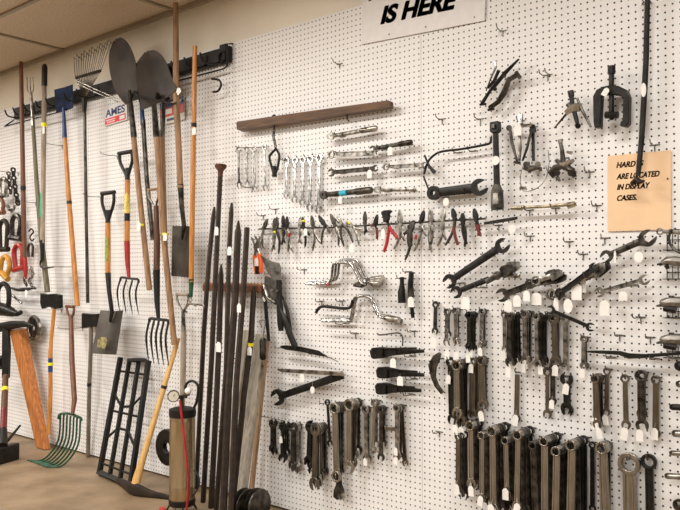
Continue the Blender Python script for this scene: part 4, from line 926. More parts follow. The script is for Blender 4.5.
# flat things below
def flatbar(label, pts, wpx, off, m, th=.006, name='file', cat='file', tags=()):
    P = PW(pts, off); t = thing(name, label, cat, at(P[0])); up = []; dn = []
    for i, p in enumerate(P):
        d = (P[min(i+1,len(P)-1)]-P[max(i-1,0)]).normalized(); n_ = Vector((-d.z,0,d.x)); h = wpx[i]/vs(pts[i][0])/2
        up.append(((p+n_*h).x,(p+n_*h).z)); dn.append(((p-n_*h).x,(p-n_*h).z))
    part(t, 'body', MB().prism(up+dn[::-1], -off-th/2, -off+th/2), m, False, min(th*.2,.001))
    for g in tags: price_tag(t, *g)
    return t
t = flatbar('dark leaf-shaped blade with thin tang lying below the braces', [(281,346.5),(286,347.5),(300,349),(318,353),(327,356.5)], [2,4.5,5,5,1], .05, 'steel_black', .005, 'scraper_blade', 'blade')
part(t, 'tang', MB().tube(PW([(325,356),(333,359),(338,362)], .05), .002, 6), 'steel_mid')
t = flatbar('straight bright steel bar lying above the big dark wrench', [(278,369.5),(283,370.5),(320,372.5),(343,374),(345,375)], [1.5,3.5,4,4,2.5], .06, 'steel_mid', .012, 'steel_bar', 'bar'); price_tag(t, 302, 378, .07, 5, 8)
wrench('big dark open-ended wrench slanting below the straight bright bar', (278,397), (343,375), .045, 6.5, 16, 'steel_black', ('open','none'), name='open_end_wrench', plain=True, tags=((312.5,390,5,7,1),), face=.2)
hook(284, 391, 'wire hook under the jaw of the big dark slanting wrench', .07, down=False); hook(340, 376, 'wire hook under the thin end of the big dark slanting wrench', .07, down=False)
hook(283, 347, 'wire hook under the left end of the dark leaf-shaped blade', .06, down=False); hook(316, 353, 'wire hook under the right end of the dark leaf-shaped blade', .06, down=False)
t = flatbar('curved dark horn-shaped iron hanging alone beside the board seam', [(440,353),(436.5,358),(432.5,366),(433.5,377),(437,386),(442.5,393)], [2.5,8,9,5,4,3.5], .04, 'steel_dark', .012, 'curved_iron', 'iron'); hook(441, 358, 'wire hook behind the curved horn-shaped iron', .035, down=False)
# ================================================================ upper right
t = thing('cranked_rod', 'long thin black cranked rod with a crossbar, right of the seam', 'rod', at(W(425,170,.05)))
part(t, 'rod', MB().tube(smoothline(PW([(424,174),(427.5,163),(433,156),(442,151.5),(462,149),(486,144.5),(490.5,142),(491,137)], .05), 4), .0052, 8), 'steel_black')
part(t, 'crossbar', MB().tube(PW([(424.5,155),(429,166),(434.5,172.5)], .05), [.004,.006,.010], 8), 'steel_black')
hook(459, 152.5, 'wire hook under the middle of the long cranked rod', .055, down=False); hook(474, 151, 'wire hook under the right part of the long cranked rod', .055, down=False)
m = MB().tube(PW([(423.5,176),(428,188),(432.5,198)], .05), .004, 7); solo('cranked_rod', m, 'steel_black', 'short thin black rod hanging under the crossbar, touching the large black wrench', 'rod')
wrench('large black open-ended wrench lying level right of the seam', (434,193), (479,187.5), .045, 8.5, 14, 'steel_black', ('ring','open'), name='open_end_wrench', plain=True, face=.35, ringhole=.38, hw2=16)
hook(446, 197, 'wire hook under the ring end of the large level black wrench', .06, down=False); hook(470, 192, 'wire hook under the open end of the large level black wrench', .06, down=False)
for o in list(C.objects):
    if o.get('label','') == 'large black open-ended wrench lying level right of the seam': price_tag(o, 446, 202, .055, 6, 8, roundt=True)
t = thing('ratchet_tool', 'large dark ratchet tool with a paddle-shaped lower end and a white tag', 'ratchet', frame(W(495.5,127,.05), W(497.5,210,.05)))
L = (W(495.5,127,.05)-W(497.5,210,.05)).length; s = 1/vs(496)
part(t, 'square_head', MB().prism([(-4.6*s,5*s),(4.6*s,5*s),(4.9*s,-4*s),(3*s,-6*s),(-3*s,-6*s),(-4.9*s,-4*s)], -.014, .014), 'steel_black', world=False, bevel=.002)
part(t, 'drive_square', MB().box((0,-.018,0), (.016,.012,.016)), 'steel_dark', False, .001, world=False)
part(t, 'handle', shank_mb(6*s, .016, -L*.72, -5*s, True, 1.0, .9), 'steel_black', world=False)
part(t, 'paddle', MB().prism([(-2.6*s,-L*.69),(2.6*s,-L*.69),(5.6*s,-L*.78),(6*s,-L*.98),(5*s,-L),(-5*s,-L),(-6*s,-L*.98),(-5.6*s,-L*.78)], -.012, .012), 'steel_dark', world=False, bevel=.003)
part(t, 'recess', MB().prism([(-2.5*s,-L*.80),(2.5*s,-L*.80),(3.4*s,-L*.93),(-3.4*s,-L*.93)], -.0145, -.0115), 'steel_mid', False, world=False)
price_tag(t, 495.5, 160.5, .075, 7.5, 9, roundt=True); hook(496, 128, 'wire hook behind the square head of the large ratchet tool', .03, down=False)
# linkage puller, upper
def rods(name, label, cat, off, spec, base=None):
    t = thing(name, label, cat, at(W(*(base or spec[0][1][0]), off)))
    for nm, pts, r, m in spec:
        r = [k/vs(500) for k in r] if isinstance(r, (list, tuple)) else r/vs(500)
        part(t, nm, MB().tube(PW([(p[0],p[1],off+(p[2] if len(p) > 2 else 0)) for p in pts]), r, 8), m)
    return t
t = rods('valve_spring_tool', 'dark folding spring tool with crossing arms near the white sign', 'tool', .05, [
 ('arm',[(482,103.5),(490,91),(497,83),(505,73),(519,59)],[2,1.6,2.2,2.2,1],'steel_black'),
 ('arm',[(489.5,108),(498,102),(504,93),(509,80),(518.5,74)],[2.4,2.6,3.2,2.6,2.8],'steel_dark'),
 ('link',[(499,70),(494,81),(488,88)],[1.8,1.6,1.6],'steel_dark'),('link',[(495,61,.01),(496,67,.01),(491,78,.01),(486,91,.01)],[1.6,1.2,.9,.7],'steel_bright'),
 ('pivot',[(504,75,-.015),(504,75,.02)],[2.6,2.6],'steel_dark'),('pivot',[(495,89,-.015),(495,89,.02)],[2.2,2.2],'steel_dark'),
 ('tip',[(480,104.5),(486,104)],[1.3,1.3],'steel_black'),('tip',[(488,110),(494,109)],[1.4,1.4],'steel_black'),('tip',[(516,72),(520,78)],[2,2],'steel_dark')], (500,85)); hook(509, 79, 'wire hook behind the dark folding spring tool', .045, down=False)
# tri-leg tools
t = rods('internal_puller', 'bright three-legged puller with a white box top and white tag', 'puller', .05, [
 ('leg',[(510,128),(512,143),(517,161)],[1.5,1.6,1.2],'steel_dark'),('leg',[(519,134),(520,148),(519,161)],[1.8,2.0,1.6],'steel_mid'),('leg',[(531,132),(527,148),(522.5,161)],[1.3,1.5,1.1],'steel_dark'),
 ('leg_joint',[(509,128,-.005),(509,128,.012)],[3,3],'steel_bright'),('screw',[(521,114),(521,124)],[2.3,2.3],'steel_bright'),('yoke',[(520,126),(532,125)],[2.0,1.8],'steel_bright'),('foot',[(514,162),(520,163)],[1.4,1.4],'steel_dark')], (520,140))
price_tag(t, 517.5, 130, .075, 7, 11)
wrench('dark adjustable wrench hanging beside the bright three-legged puller', (533.5,161), (533,128), .04, 3, 7, 'steel_black', ('none','adj'), name='adjustable_wrench', plain=True); hook(521, 121, 'wire hook holding the bright three-legged puller', .04, down=False); hook(534, 127, 'wire hook holding the dark adjustable wrench beside the puller', .035, down=False)
t = rods('wire_puller', 'clamp with a big thin wire loop hanging below the three-legged puller', 'clamp', .04, [
 ('clamp_bar',[(524,168),(530,170),(540,167)],[1.8,2.2,1.8],'steel_dark'),('knob',[(526,164.5,-.01),(526,164.5,.012)],[3,3],'steel_mid'),('knob',[(538,164.5,-.01),(538,164.5,.012)],[3,3],'steel_mid'),
 ('jaw',[(529,168),(530,173)],[2,1.4],'steel_dark'),('jaw',[(540,168),(541,171)],[2,1.4],'steel_dark'),('foot',[(520,188),(526,188)],[1.6,1.6],'steel_mid')], (532,167))
part(t, 'wire_loop', MB().tube(smoothline(PW([(523,166),(520.5,176),(521,186),(524,191),(533,190),(542,184),(547,175),(546,167),(541,163)], .045), 4), .0022, 6), 'steel_mid'); hook(533, 166, 'wire hook holding the clamp with the thin wire loop', .035, down=False)
t = rods('brass_bar', 'thin brassy bar with a knobbed end lying across two hooks', 'bar', .045, [
 ('bar',[(513,208),(545,206.5),(568,204.5),(576,203.5)],[1.5,1.6,1.8,1.2],'brass_old'),('knob',[(568,205.5),(575,204)],[3.2,2.6],'brass_old'),('left_end',[(511,208),(522,208)],[1.6,2.6],'brass_old')], (545,206))
hook(530, 210, 'wire hook under the left part of the thin brassy bar', .055); hook(556, 208, 'wire hook under the right part of the thin brassy bar', .055)
flatbar('thin black file lying level just right of the pliers rail', [(484,223.5),(497,221.5),(515,218.5),(517.5,217.5)], [2.5,3.5,3.2,2], .045, 'steel_black', .006); price_tag([o for o in C.objects if o.get('label','').startswith('thin black file lying level')][0], 512, 229, .05, 7, 9, roundt=True)
hook(499, 225, 'wire hook under the thin black file', .055)
# gear pullers
t = rods('gear_puller', 'small three-armed gear puller with thin splayed legs', 'puller', .05, [
 ('screw',[(571,93),(572.5,105),(576,118),(578,126)],[2.6,2,2.2,1.6],'steel_black'),('hex_head',[(570.5,91),(571.5,96)],[3,3],'steel_black'),('leg',[(573,106),(563,118),(554.5,128)],[1.6,1.1,.8],'steel_dark'),('leg',[(577,98),(582,110),(591,127)],[1.2,1.5,.9],'steel_dark'),
 ('leg',[(568,104),(573,110),(580,109)],[2.5,3.2,2.2],'steel_mid'),('crosshead',[(566,113),(574,107),(581,106)],[2.6,4,2.6],'steel_mid'),('swivel_eye',[(578,126,-.006),(578,126,.006)],[2.6,2.6],'steel_black')], (573,108)); hook(574, 104, 'wire hook holding the small three-armed gear puller', .035, down=False)
s = 1/vs(613); c = W(612,100,.055)
t = thing('ball_joint_press', 'heavy dark two-armed press with a hex screw through its yoke', 'puller', at(c))
OUT = [(603,96.5),(601.5,127.5),(596,128.5),(595,123),(594.5,97),(598,90.5),(604,87.5),(611,86),(620,86.5),(628,90.5),(630.5,97),(630,124),(627,127.5),(621,126.5),(622,122.5),(624,121),(624.5,99),(621,96),(614,95),(606,95)]
P = PW(OUT, .055); part(t, 'yoke', MB().prism([(p.x,p.z) for p in P], -.072, -.040), 'steel_black', False, .003)
part(t, 'screw', MB().tube(PW([(611.5,68),(611.5,112)], .056), .0095, 12), 'steel_black'); part(t, 'hex_head', MB().tube(PW([(611.5,66),(611.5,74)], .056), .0145, 6), 'steel_black', False)
part(t, 'crosspiece', MB().tube(PW([(605.5,115),(618,115)], .056), .013, 8), 'steel_black'); part(t, 'screw_tip', MB().tube(PW([(611.5,112),(611.5,120)], .056), [.013,.007], 10), 'steel_black'); price_tag(t, 605.5, 92, .085, 5, 8, -.6)
hook(611, 92, 'wire hook behind the heavy two-armed press', .03, down=False)
t = rods('bearing_puller', 'small knobbly dark puller with hooked legs left of the peach notice', 'puller', .05, [
 ('screw',[(560,141),(562,150),(563,160),(565,170)],[1.8,2,2.6,2],'steel_dark'),('screw_head',[(560,139.5),(560.5,143)],[2.4,2.4],'steel_mid'),('arm',[(563,166),(555,168),(551,173),(554,177)],[3,3.4,3.4,2],'steel_dark'),('arm',[(566,167),(572,171),(575,177)],[3,3.6,2],'steel_dark'),
 ('arm',[(556,160),(562,165),(569,163),(574,160)],[2,3,3,1.6],'steel_mid'),('thumb_nut',[(567,152),(572,153)],[1.2,1.6],'steel_mid'),('knob',[(557,173,-.01),(557,173,.014)],[3.2,3.2],'steel_dark'),('knob',[(571,173,-.01),(571,173,.014)],[3.2,3.2],'steel_dark'),('foot',[(557,177),(560,181)],[2,1.2],'steel_dark')], (563,165)); hook(565, 158, 'wire hook holding the knobbly puller', .035, down=False)
m = MB().tube(smoothline(PW([(548,150),(549,165),(545,180),(538,188)], .02), 4), .0015, 5); solo('loose_wire', m, 'steel_mid', 'thin curved wire dangling left of the knobbly puller', 'wire')
# long pry bar at right
t = thing('pry_bar', 'long black pry bar hanging down over the peach notice', 'bar', at(W(636,180,.05)))
part(t, 'shaft', MB().tube(PW([(647.5,-6,.05),(646,60,.05),(644.5,90,.05),(641.5,140,.055),(638,176,.06)]), [.0095,.0105,.0105,.0105,.009], 6), 'steel_black', False)
part(t, 'claw', MB().tube(PW([(631,183,.085),(633,183,.07),(636.5,179,.062),(640,182,.075),(644,181,.09)]), [.004,.009,.0125,.009,.004], 8), 'iron_rust')
price_tag(t, 643.5, 90, .07, 4.5, 14, roundt=True); hook(647, 4, 'wire hook holding the long black pry bar at the top edge', .05, down=False)
for x, y, lb, d in ((340,64,'empty wire hook left of the lower left corner of the white sign',0),(503,31,'empty wire hook just right of the white sign',0),(548,75,'empty double wire hook above and left of the gear pullers',1),(442.4,119,'empty wire hook just right of the seam, above the cranked rod',0),(480.5,119,'empty wire hook left of the large ratchet tool head',0),
   (655,145,'empty wire hook just above the peach notice, right of the pry bar',0),(590,172,'empty wire hook left of the top corner of the peach notice',0),(597,205.5,'empty wire hook left of the middle of the peach notice',0),(569.5,241.5,'empty wire hook below the right end of the brassy bar, upper of two',0),(530.5,236,'empty wire hook below the thin black file',0),
   (583.5,254,'empty wire hook below the brassy bar, lower of two',0),(641,317,'empty double wire hook right of the fallen shadows, uppermost of three',1),(620,335,'empty wire hook just above the left half of the long dark rasp',0),(650.5,337,'empty wire hook just above the right half of the long dark rasp',0),(439.5,431.5,'empty wire hook low beside the seam, left of the tall wrenches',0),(605,238,'wire hook at the lower left corner of the peach notice',0)):
    hook(x, y, lb.replace('right of the fallen shadows, uppermost of three','between the silver wrench and the long dark rasp'), .055 if not lb.startswith('wire hook at') else .04, bool(d))
# slanted large wrenches
wrench('black open-ended wrench slanting up to the right below the pliers', (450,281), (502,246), .05, 6.5, 14, 'steel_black', ('open','open'), name='open_end_wrench', plain=True, face=.1, tags=())
wrench('dark open-ended wrench slanting under the black one, tag hanging at its left jaw', (456.5,292), (489,279), .055, 5, 12, 'steel_black', ('open','none'), name='open_end_wrench', plain=True, tags=((465.5,303,8,12),))
wrench('dark adjustable wrench whose round head sticks out toward the upper right', (486,282), (508,270), .075, 5, 11, 'steel_dark', ('none','adj'), name='adjustable_wrench', plain=True)
wrench('bright adjustable wrench at the top of the slanting group below the pliers', (488,279), (514,267), .05, 4.5, 12, 'steel_mid', ('none','adj'), name='adjustable_wrench', plain=True)
wrench('grey ring wrench tucked in the slanting group below the pliers', (497,275.5), (520,276), .06, 4, 9, 'steel_mid', ('ring','none'), name='ring_wrench', plain=True)
wrench('dark combination wrench whose large open jaw points left above the wrench rows', (503,295), (552,277), .06, 6, 13.5, 'steel_dark', ('open','ring'), face=.0, tags=((508,306,7,11),(517,301,7,11),(526.5,296,6,10)))
wrench('dark adjustable wrench behind the large-jawed combination wrench', (530,284), (561,278), .045, 5, 10, 'steel_dark', ('ring','adj'), name='adjustable_wrench', plain=True, tags=((536.5,299,9,12),))
wrench('grey adjustable wrench at the right end of the large-jawed wrench pair', (536,281), (557,274), .075, 4.5, 10, 'steel_mid', ('ring','adj'), name='adjustable_wrench', plain=True)
wrench('long bright adjustable wrench slanting up below the empty hooks', (551,294), (600,269), .06, 5, 11, 'steel_mid', ('ring','adj'), name='adjustable_wrench', plain=True, tags=((556,305,4.5,14),(576.5,292,9,16)))
wrench('long dark adjustable wrench behind the long bright slanting one', (556,295), (604,268), .04, 5, 12, 'steel_dark', ('ring','adj'), name='adjustable_wrench', plain=True, tags=((583,285,5,15),))
wrench('dark wrench in front of the two long slanting adjustable wrenches', (560,293), (594,268), .08, 4.5, 9.5, 'steel_black', ('ring','open'), tags=((568,306,8,14,1),))
wrench('dark combination wrench slanting down to the right above the small wrenches', (551,310), (590,327), .075, 3.2, 8.5, 'steel_black', ('open','open'), name='combination_wrench', face=.3)
wrench('large two-jawed dark wrench below the lower edge of the peach notice', (607,256), (647,238.5), .055, 6, 12, 'steel_dark', ('open','open'), name='open_end_wrench', plain=True, face=.3, tags=((615,257,2,12),(638.5,257,8,11,1)), hw2=16)
wrench('slim bright wrench slanting below the large two-jawed wrench', (600,292), (644,280), .05, 4.2, 10, 'steel_mid', ('open','open'), name='open_end_wrench', tags=((604.5,308,8.5,15),(623,296,7,9)))
for k_, (x, y, lb) in enumerate(((462,283,'left end of the black slanting wrench'),(492,256,'right end of the black slanting wrench'),(484,287,'dark slanting wrench below the black one'),(512,294,'jaw of the large-jawed combination wrench'),(546,284,'ring end of the large-jawed combination wrench'),(562,296,'left ends of the long slanting adjustable wrenches'),(594,277,'heads of the long slanting adjustable wrenches'),(616,255,'left jaw of the large two-jawed wrench'),(641,245,'right jaw of the large two-jawed wrench'),(606,292,'left jaw of the slim bright wrench'),(634,285,'right jaw of the slim bright wrench'),(556,314,'left end of the dark wrench slanting down'))):
    hook(x, y, f'wire hook under the {lb}', .10 if k_ in (5,6) else .08, down=False)
t = flatbar('long dark half-round rasp lying level above the right wrench row', [(587,351.5),(600,352),(620,353),(629,356),(645,356),(690,352.5)], [1.5,3.2,4,5.5,4,2.5], .05, 'steel_black', .01, 'rasp', 'rasp'); hook(612, 357, 'wire hook under the left part of the long dark rasp', .06, down=False); hook(655, 358, 'wire hook under the right part of the long dark rasp', .06, down=False)
# ================================================================ wrench rows
RO = ('ring','open'); OO = ('open','open'); RR = ('ring','ring'); RA = ('ring','adj'); SO = ('socket','open'); SR = ('socket','ring')
D, G, N, K, BR, P = 'steel_dark', 'steel_mid', 'steel_brown', 'steel_black', 'steel_bright', 'steel_worn'
def T(f, dx=0, s=1): return {'tag_': (f, dx, s)}
# --- middle low clusters (hooks run out from the wall, left is nearer to the camera)
row_hook('long hook rod carrying the small dark wrenches right of the pale boards', (283,420.5), (258,415.5), .05)
CL = [
 ((277,421), .05, [(27,4,8,K,OO,T(.45)), (24,4,8.5,D,OO)], 'the first hook of the low row'),
 ((290,423), .07, [(26,4,8,K,OO), (29,4,8.5,D,OO,T(.3)), (30,4,9,K,OO,T(.4))], 'the second hook of the low row'),
 ((301,424), .07, [(34,4.5,9,D,OO,T(.3)), (38,5,10,G,OO), (40,5,10,G,OO,T(.4)), (36,4.5,9.5,D,OO)], 'the third hook of the low row'),
 ((316,423), .06, [(43,4.5,11,K,OO), (36,5,11,K,OO), (33,5,11,K,OO)], 'the fourth hook of the low row'),
 ((326,424.5), .09, [(42,5,9.5,D,OO), (44,5,10,D,OO), (46,5,11,N,OO,T(.3)), (50,5,12,P,OO), (52,5,12.5,N,OO)], 'the fifth hook of the low row'),
 ((344,404), .085, [(60,5.5,10.5,D,RO), (82,6,12,D,RA), (66,6,11.5,P,RR)], 'the sixth hook of the low row'),
 ((361,400), .10, [(46,4.5,9.5,D,RO), (50,5,10,G,RO), (56,5.5,11,N,RO), (60,6,12.5,P,RO)], 'the seventh hook of the low row'),
 ((370,407), .05, [(48,3.5,8,D,RO,T(.45)), (48,3.5,8.5,G,RO,T(1.05))], 'the eighth hook of the low row'),
 ((379,400), .05, [(40,3,7.5,G,RO), (46,3,8,P,RR)], 'the ninth hook of the low row'),
 ((386,407), .05, [(33,4.5,8,D,RO,T(.95)), (46,4,8,D,RO)], 'the tenth hook of the low row'),
 ((404,405), .07, [(54,3.6,7,N,RO,{'swing':.06}), (47,3.4,7.5,D,RO), (46,3.6,8.5,P,RO,T(1.1)), (44,3.6,7.5,G,RO,T(.95))], 'the last hook before the board seam'),
]
# --- small wrench row (upper) on the right board
CL += [
 ((437.5,303), .03, [(26,3.6,7,D,RO,T(1.45,0,1.3))], 'the small hook beside the seam'),
 ((450,310), .04, [(22,3.2,6.5,D,RO), (30,3.4,7,BR,RO,T(1.4,.01,1.2))], 'the hook left of the small bright wrenches'),
 ((460,309), .05, [(30,3.2,6.5,D,RO), (28,3.4,6.5,G,RO), (30,3.6,7,BR,RO,T(1.5,0,1.3))], 'the hook with small bright wrenches'),
 ((476,313), .07, [(32,4,7.5,K,RO), (30,4,7.5,D,RO,T(1.25)), (32,4.2,7.5,K,RO), (30,4.2,8,K,RO,T(1.4))], 'the hook with the small black bundle'),
 ((486,310), .05, [(32,3,6.5,D,RR), (31,3,6.5,G,RO), (33,3,6.5,BR,RO,T(1.2))], 'the hook beside the small black bundle'),
 ((506,313), .03, [(34,3.2,6.5,G,RO,T(1.2,-.003,1.15))], 'the single hook left of the packed bundles'),
 ((520,314), .11, [(42,5,8,K,OO), (42,5,8,D,OO), (44,5,8.5,K,OO,T(1.1)), (44,5,8.5,N,OO,T(1.15)), (43,5,9,D,OO,T(1.25))], 'the hook with the first packed bundle'),
 ((531,312), .07, [(44,4.5,8,D,RO), (44,4.2,8,G,RO,T(1.12)), (44,4.2,8,G,RO,T(1.2,-.005))], 'the hook between the two packed bundles'),
 ((546,315), .10, [(42,5,9,K,OO), (42,5,9,D,OO), (42,5,9,K,OO), (44,4.6,9,D,OO,T(1.15,.004)), (44,3.6,8,G,OO)], 'the hook with the second packed bundle'),
 ((558,316), .05, [(40,5,9,D,OO), (42,5.5,11,N,OO,T(1.2,.002,1.2))], 'the hook under the slanting dark wrench'),
 ((568,317), .035, [(46,4.5,8.5,G,RO)], 'the single hook right of the packed bundles'),
 ((587,337), .05, [(26,4,8,N,OO), (26,3.6,7,G,RO,T(1.3))], 'the small hook left of the rasp'),
]
# --- middle row on the right board
CL += [
 ((454,359), .05, [(56,6.5,10,K,RO,T(.3,-.006,1.1))], 'the first hook of the middle row'),
 ((467,361), .10, [(56,6,10,K,RO), (60,6,11,D,RO,T(1.1,0,1.3)), (54,6.5,11,N,RO), (46,6,11,P,RO,T(1.35,-.004,1.2))], 'the second hook of the middle row'),
 ((477,359), .05, [(48,6,10,N,OO), (50,6,9.5,N,RO,T(.12,0,1.1))], 'the third hook of the middle row'),
 ((486,358), .05, [(42,6,10,D,RO), (43,6,10,N,RO,T(1.25,0,1.2))], 'the fourth hook of the middle row'),
 ((519,372), .03, [(43,4.5,8.5,N,('none','open'),T(1.05,0,1.3))], 'the lone hook below the first packed bundle'),
 ((549,369), .03, [(42,3.4,9,N,RO)], 'the lone slim hook below the second packed bundle'),
 ((555,366), .04, [(32,4.5,8,D,RO,T(1.1))], 'the short hook beside the lone slim wrench'),
 ((569,376), .04, [(30,6,12,K,OO,{'face':.0}), (28,5,11.5,K,OO,T(.32,.004,1.2))], 'the hook with the stubby black wrenches'),
 ((601,375), .07, [(44,6,9,D,RO), (44,6,10,N,RO,T(1.0,.0,1.2)), (44,5.5,9,N,RO,T(1.2,.01,1.1))], 'the hook under the rasp\'s left end'),
 ((609,369), .03, [(40,4,7.5,N,RO,T(1.2,.0,1.1))], 'the slim hook under the rasp'),
 ((627,376), .04, [(45,4.5,9,N,RO,T(1.2,-.004,1.3))], 'the hook in the middle under the rasp'),
 ((645,372), .06, [(38,6,10,D,RO,T(1.1)), (48,7,12,D,RO,T(1.2,-.004,1.2))], 'the broad pair\'s hook below the rasp'),
 ((658,377), .04, [(53,5.5,9.5,N,RO,T(1.0,-.001,1.2))], 'the rightmost hook under the rasp'),
]
# --- long bottom row: each given by the photo place of its front ring
CF = [
 ((455.5,436), .10, [(58,5,8,K,RO), (56,4.5,7,D,RO), (50,4.5,7,N,RO,T(1.0,0,1.2))], 'the first hook of the bottom row'),
 ((468,424), .11, [(60,6,10,K,RO), (58,6,9,D,RO), (56,5.5,10,P,SO,T(1.12,.004,1.2))], 'the second hook of the bottom row'),
 ((479,434.5), .12, [(66,6,9,K,RO), (62,6,9,D,RO), (60,4.8,8,P,SO,T(1.05,-.002,1.2))], 'the third hook of the bottom row'),
 ((490,429.5), .15, [(78,6,10,K,RO), (78,6,10,D,RO), (76,6,10,D,RO), (74,6.2,11,P,SO,T(1.02,-.004,1.4))], 'the fourth hook of the bottom row'),
 ((502.5,439.5), .12, [(64,6,9,K,RO), (60,6,8,D,SO), (52,4.8,8,P,SO,T(.98,-.002,1.3))], 'the fifth hook of the bottom row'),
 ((515,433.5), .15, [(80,6,10,K,RO), (76,6,10,D,RO), (74,6,10,D,SO), (68,5.2,10,P,SO,T(1.03,.004,1.3))], 'the sixth hook of the bottom row'),
 ((530.5,444.5), .13, [(84,7,9,K,RO), (84,7,9,D,SO), (86,6.5,8.5,D,SO)], 'the seventh hook of the bottom row'),
 ((542.5,440), .15, [(84,7,9.5,K,RO), (84,7,9.5,D,RO), (84,6,9.5,D,SO), (86,6.8,9.5,P,SO)], 'the eighth hook of the bottom row'),
 ((554.5,450), .15, [(84,7,9.5,K,RO), (84,6,9.5,D,RO), (88,6,9.5,D,SO), (90,6.8,10,P,SO)], 'the ninth hook of the bottom row'),
 ((569.5,443.5), .15, [(84,7,10,K,RO), (84,7,10,K,RO), (84,6,10,D,SO), (86,7.2,11,P,SO)], 'the tenth hook of the bottom row'),
 ((590,444.5), .05, [(62,4,7,K,RO)], 'the eleventh hook of the bottom row'),
 ((600.5,446), .08, [(70,8,12,D,RO), (66,8.2,12.5,P,SO)], 'the twelfth hook of the bottom row'),
 ((627,460), .05, [(86,12.5,22,P,RO,{'t':.012})], 'the hook of the giant ring wrench'),
 ((647,459), .035, [(84,7.5,15.5,K,RR,{'t':.010})], 'the hook right of the giant ring wrench'),
]
mat('steel_worn', (.36,.335,.295), .26, .9, .35, 60, .08, (.22,.20,.165), (1,1,.15))
WD = {'the':''}
def hl(place): return 'wire hook, ' + place.replace('the ', '', 1).replace(' hook', ' wire hook', 1).replace('wire hook ', '', 1) if False else place.replace('the ', '', 1).replace('hook', 'wire hook', 1)
def front(c):
    w = W(c[0][0], c[0][1], c[1]); d = Vector((w.x, 0, w.z))-CAM; q = _R.transposed() @ d
    return ((CX-F*q.x/q.z), (CY+F*q.y/q.z))
for c in CF: cluster(front(c), c[1], c[2], c[3], hl(c[3]), None)
for c in CL: cluster(c[0], c[1], c[2], c[3], hl(c[3]), None)
wrench('slim black open-ended wrench hanging left of the longest middle wrenches', (327.5,402.5), (330,443), .03, 2.6, 6.5, 'steel_black', ('ring','open'), face=.3); hook(327.5, 402, 'wire hook holding the slim black open-ended wrench', .06, down=False)
wrench('small bar joining two wrenches level in the middle cluster', (385,428), (398,429), .03, 4, 5, 'steel_brown', ('none','none'), name='flat_bar', cat='bar', plain=True); hook(391, 428, 'wire hook under the small level bar in the middle cluster', .035, down=False)
# ================================================================ right edge: wire shelves with tools
def grid(label, x0, y0, x1, y1, off=.05):
    A, B = W(x0, y0, 0), W(x1, y1, 0); t = thing('wire_basket', label, 'wire basket', at(A))
    n = 4
    for i in range(n+1):
        x = A.x+(B.x-A.x)*i/n; part(t, 'wire', MB().tube([(x,-.006,A.z),(x,-.006,B.z),(x,-.05,B.z)], .0016, 6), 'steel_dark')
    for f in (0, .5, 1):
        z = A.z+(B.z-A.z)*f; part(t, 'wire', MB().tube([(A.x,-.006,z),(B.x,-.006,z)], .0016, 6), 'steel_dark')
    part(t, 'wire', MB().tube([(A.x,-.05,B.z),(B.x,-.05,B.z)], .0016, 6), 'steel_dark')
for i, (y, lb) in enumerate(((228,'beside the peach notice'),(264,'second from the top'),(303,'third from the top'),(343,'just above the rasp tip'))):
    grid(f'small wire rack at the right edge, {lb}', 667.5, y+2, 690, y+22 if i == 0 else y+15)
wrench('bright tongs with thin loops on the top wire rack at the right edge', (660,231.5), (690,233), .06, 4, 7, 'steel_mid', ('ring','none'), name='tongs', cat='tongs', plain=True, tags=())
m = MB().tube(smoothline(PW([(671,229),(669,240),(674,249),(684,254),(692,253)], .065), 5), .0045, 7); solo('curved_rod', m, 'steel_dark', 'curved dark rod hanging over the top wire rack', 'rod')
t = rods('grey_torch', 'grey rounded tool with pointed nose on the second wire rack', 'tool', .06, [('body',[(662,263),(667,260.5),(675,261),(690,263)],[2,3.5,4,4.5],'steel_plate'),('nozzle',[(657,264.5),(663,263.5)],[.8,1.8],'steel_black'),('trigger',[(666,265),(668,269)],[2,1.5],'steel_black')], (665,263))
for i, (y, lb) in enumerate(((303,'third wire rack'),(340,'lowest wire rack'))):
    rods('air_tool', f'grey rounded hand tool with a dark lever on the {lb}', 'tool', .06, [('body',[(660.5,y-2),(664,y),(672,y-1),(692,y)],[2,4.2,4.6,5],'steel_plate'),('nozzle',[(656.5,y+3),(663,y+2)],[.8,1.6],'steel_black'),('lever',[(664,y+5),(676,y+7)],[3,3.2],'steel_black'),('button',[(669,y-6),(674,y-6)],[1.3,1.3],'steel_black')], (665,y))
for i, (x, y, r, mt) in enumerate(((677,366,5,K),(677.5,384,3.5,G),(671,407,3.2,K),(673.5,433.5,3.6,G),(670.5,453,2.6,G),(666,476,3,G),(676,505,6,D))):
    m = MB().tube(PW([(x, y, .08), (x+1.5, y, .075), (x+24, y+1, .06)]), [r/vs(x)*.8, r/vs(x), r/vs(x)], 12)
    solo('round_bar', m, mt, ['thick black round bar end at the right edge beside the rasp','grey bar end at the right edge, below the thick black one','short black bar end at the right edge, level with the tagged wrenches','bright round bar end at the right edge, level with the big ring top','long thin grey bar end at the right edge beside the giant ring','longest grey bar end reaching furthest left at the right edge','thick dark bar end at the lower right corner'][i], 'bar')
LAMPS = [(1.9,-1.5,23),(-.3,-1.5,26),(-2.5,-1.5,28),(-4.9,-1.5,32),(1.6,-4.2,50),(-1.2,-4.2,66),(-4,-4.2,70)]
WORLD = .36
EXPO = 0.68
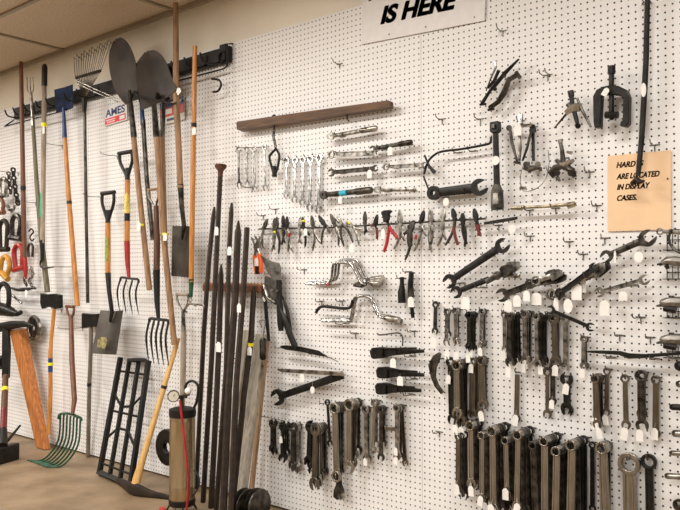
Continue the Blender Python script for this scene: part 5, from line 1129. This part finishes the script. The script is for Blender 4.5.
# ---------------------------------------------------------------- light
w = bpy.data.worlds.new('world'); S.world = w; w.use_nodes = True  # invented surroundings: gradient and noise added for ambient fill and metal reflections
_n = w.node_tree.nodes; _l = w.node_tree.links; _bg = _n['Background']
_tc = _n.new('ShaderNodeTexCoord'); _sx = _n.new('ShaderNodeSeparateXYZ'); _l.new(_tc.outputs['Generated'], _sx.inputs[0])
_cr = _n.new('ShaderNodeValToRGB'); _mr = _n.new('ShaderNodeMapRange'); _mr.inputs[1].default_value = -1; _l.new(_sx.outputs[2], _mr.inputs[0]); _l.new(_mr.outputs[0], _cr.inputs[0])
_e = _cr.color_ramp.elements; _e[0].position = .30; _e[0].color = (.10,.075,.05,1); _e[1].position = .62; _e[1].color = (.95,.87,.76,1)
for _p, _c in ((.44,(.30,.25,.19,1)),(.5,(.55,.49,.41,1)),(.54,(1.0,.94,.85,1))): _k = _e.new(_p); _k.color = _c
_nz = _n.new('ShaderNodeTexNoise'); _nz.inputs['Scale'].default_value = 3.0; _l.new(_tc.outputs['Generated'], _nz.inputs[0])
_mx = _n.new('ShaderNodeMix'); _mx.data_type = 'RGBA'; _mx.blend_type = 'MULTIPLY'; _mx.inputs[0].default_value = 1
_c2 = _n.new('ShaderNodeValToRGB'); _c2.color_ramp.elements[0].position = .42; _c2.color_ramp.elements[0].color = (.25,.25,.25,1); _c2.color_ramp.elements[1].position = .60; _c2.color_ramp.elements[1].color = (1.5,1.5,1.5,1)
_l.new(_nz.outputs[0], _c2.inputs[0]); _l.new(_cr.outputs[0], _mx.inputs[6]); _l.new(_c2.outputs[0], _mx.inputs[7]); _l.new(_mx.outputs[2], _bg.inputs[0])
_bg.inputs[1].default_value = WORLD
def lamp(x, y, sx, sy, p, col=(1,.95,.885)):
    l = bpy.data.lights.new('fluorescent_light', 'AREA'); l.shape = 'RECTANGLE'; l.size = sx; l.size_y = sy; l.energy = p; l.color = col
    o = bpy.data.objects.new('fluorescent_light', l); C.objects.link(o); o.location = (x, y, CEIL-.03)
for (x, y, p) in LAMPS: lamp(x, y, 1.2, .3, p)
S.view_settings.view_transform = 'Standard'; S.view_settings.look = 'None'; S.view_settings.gamma = 1
S.view_settings.use_curve_mapping = False; S.view_settings.exposure = EXPO
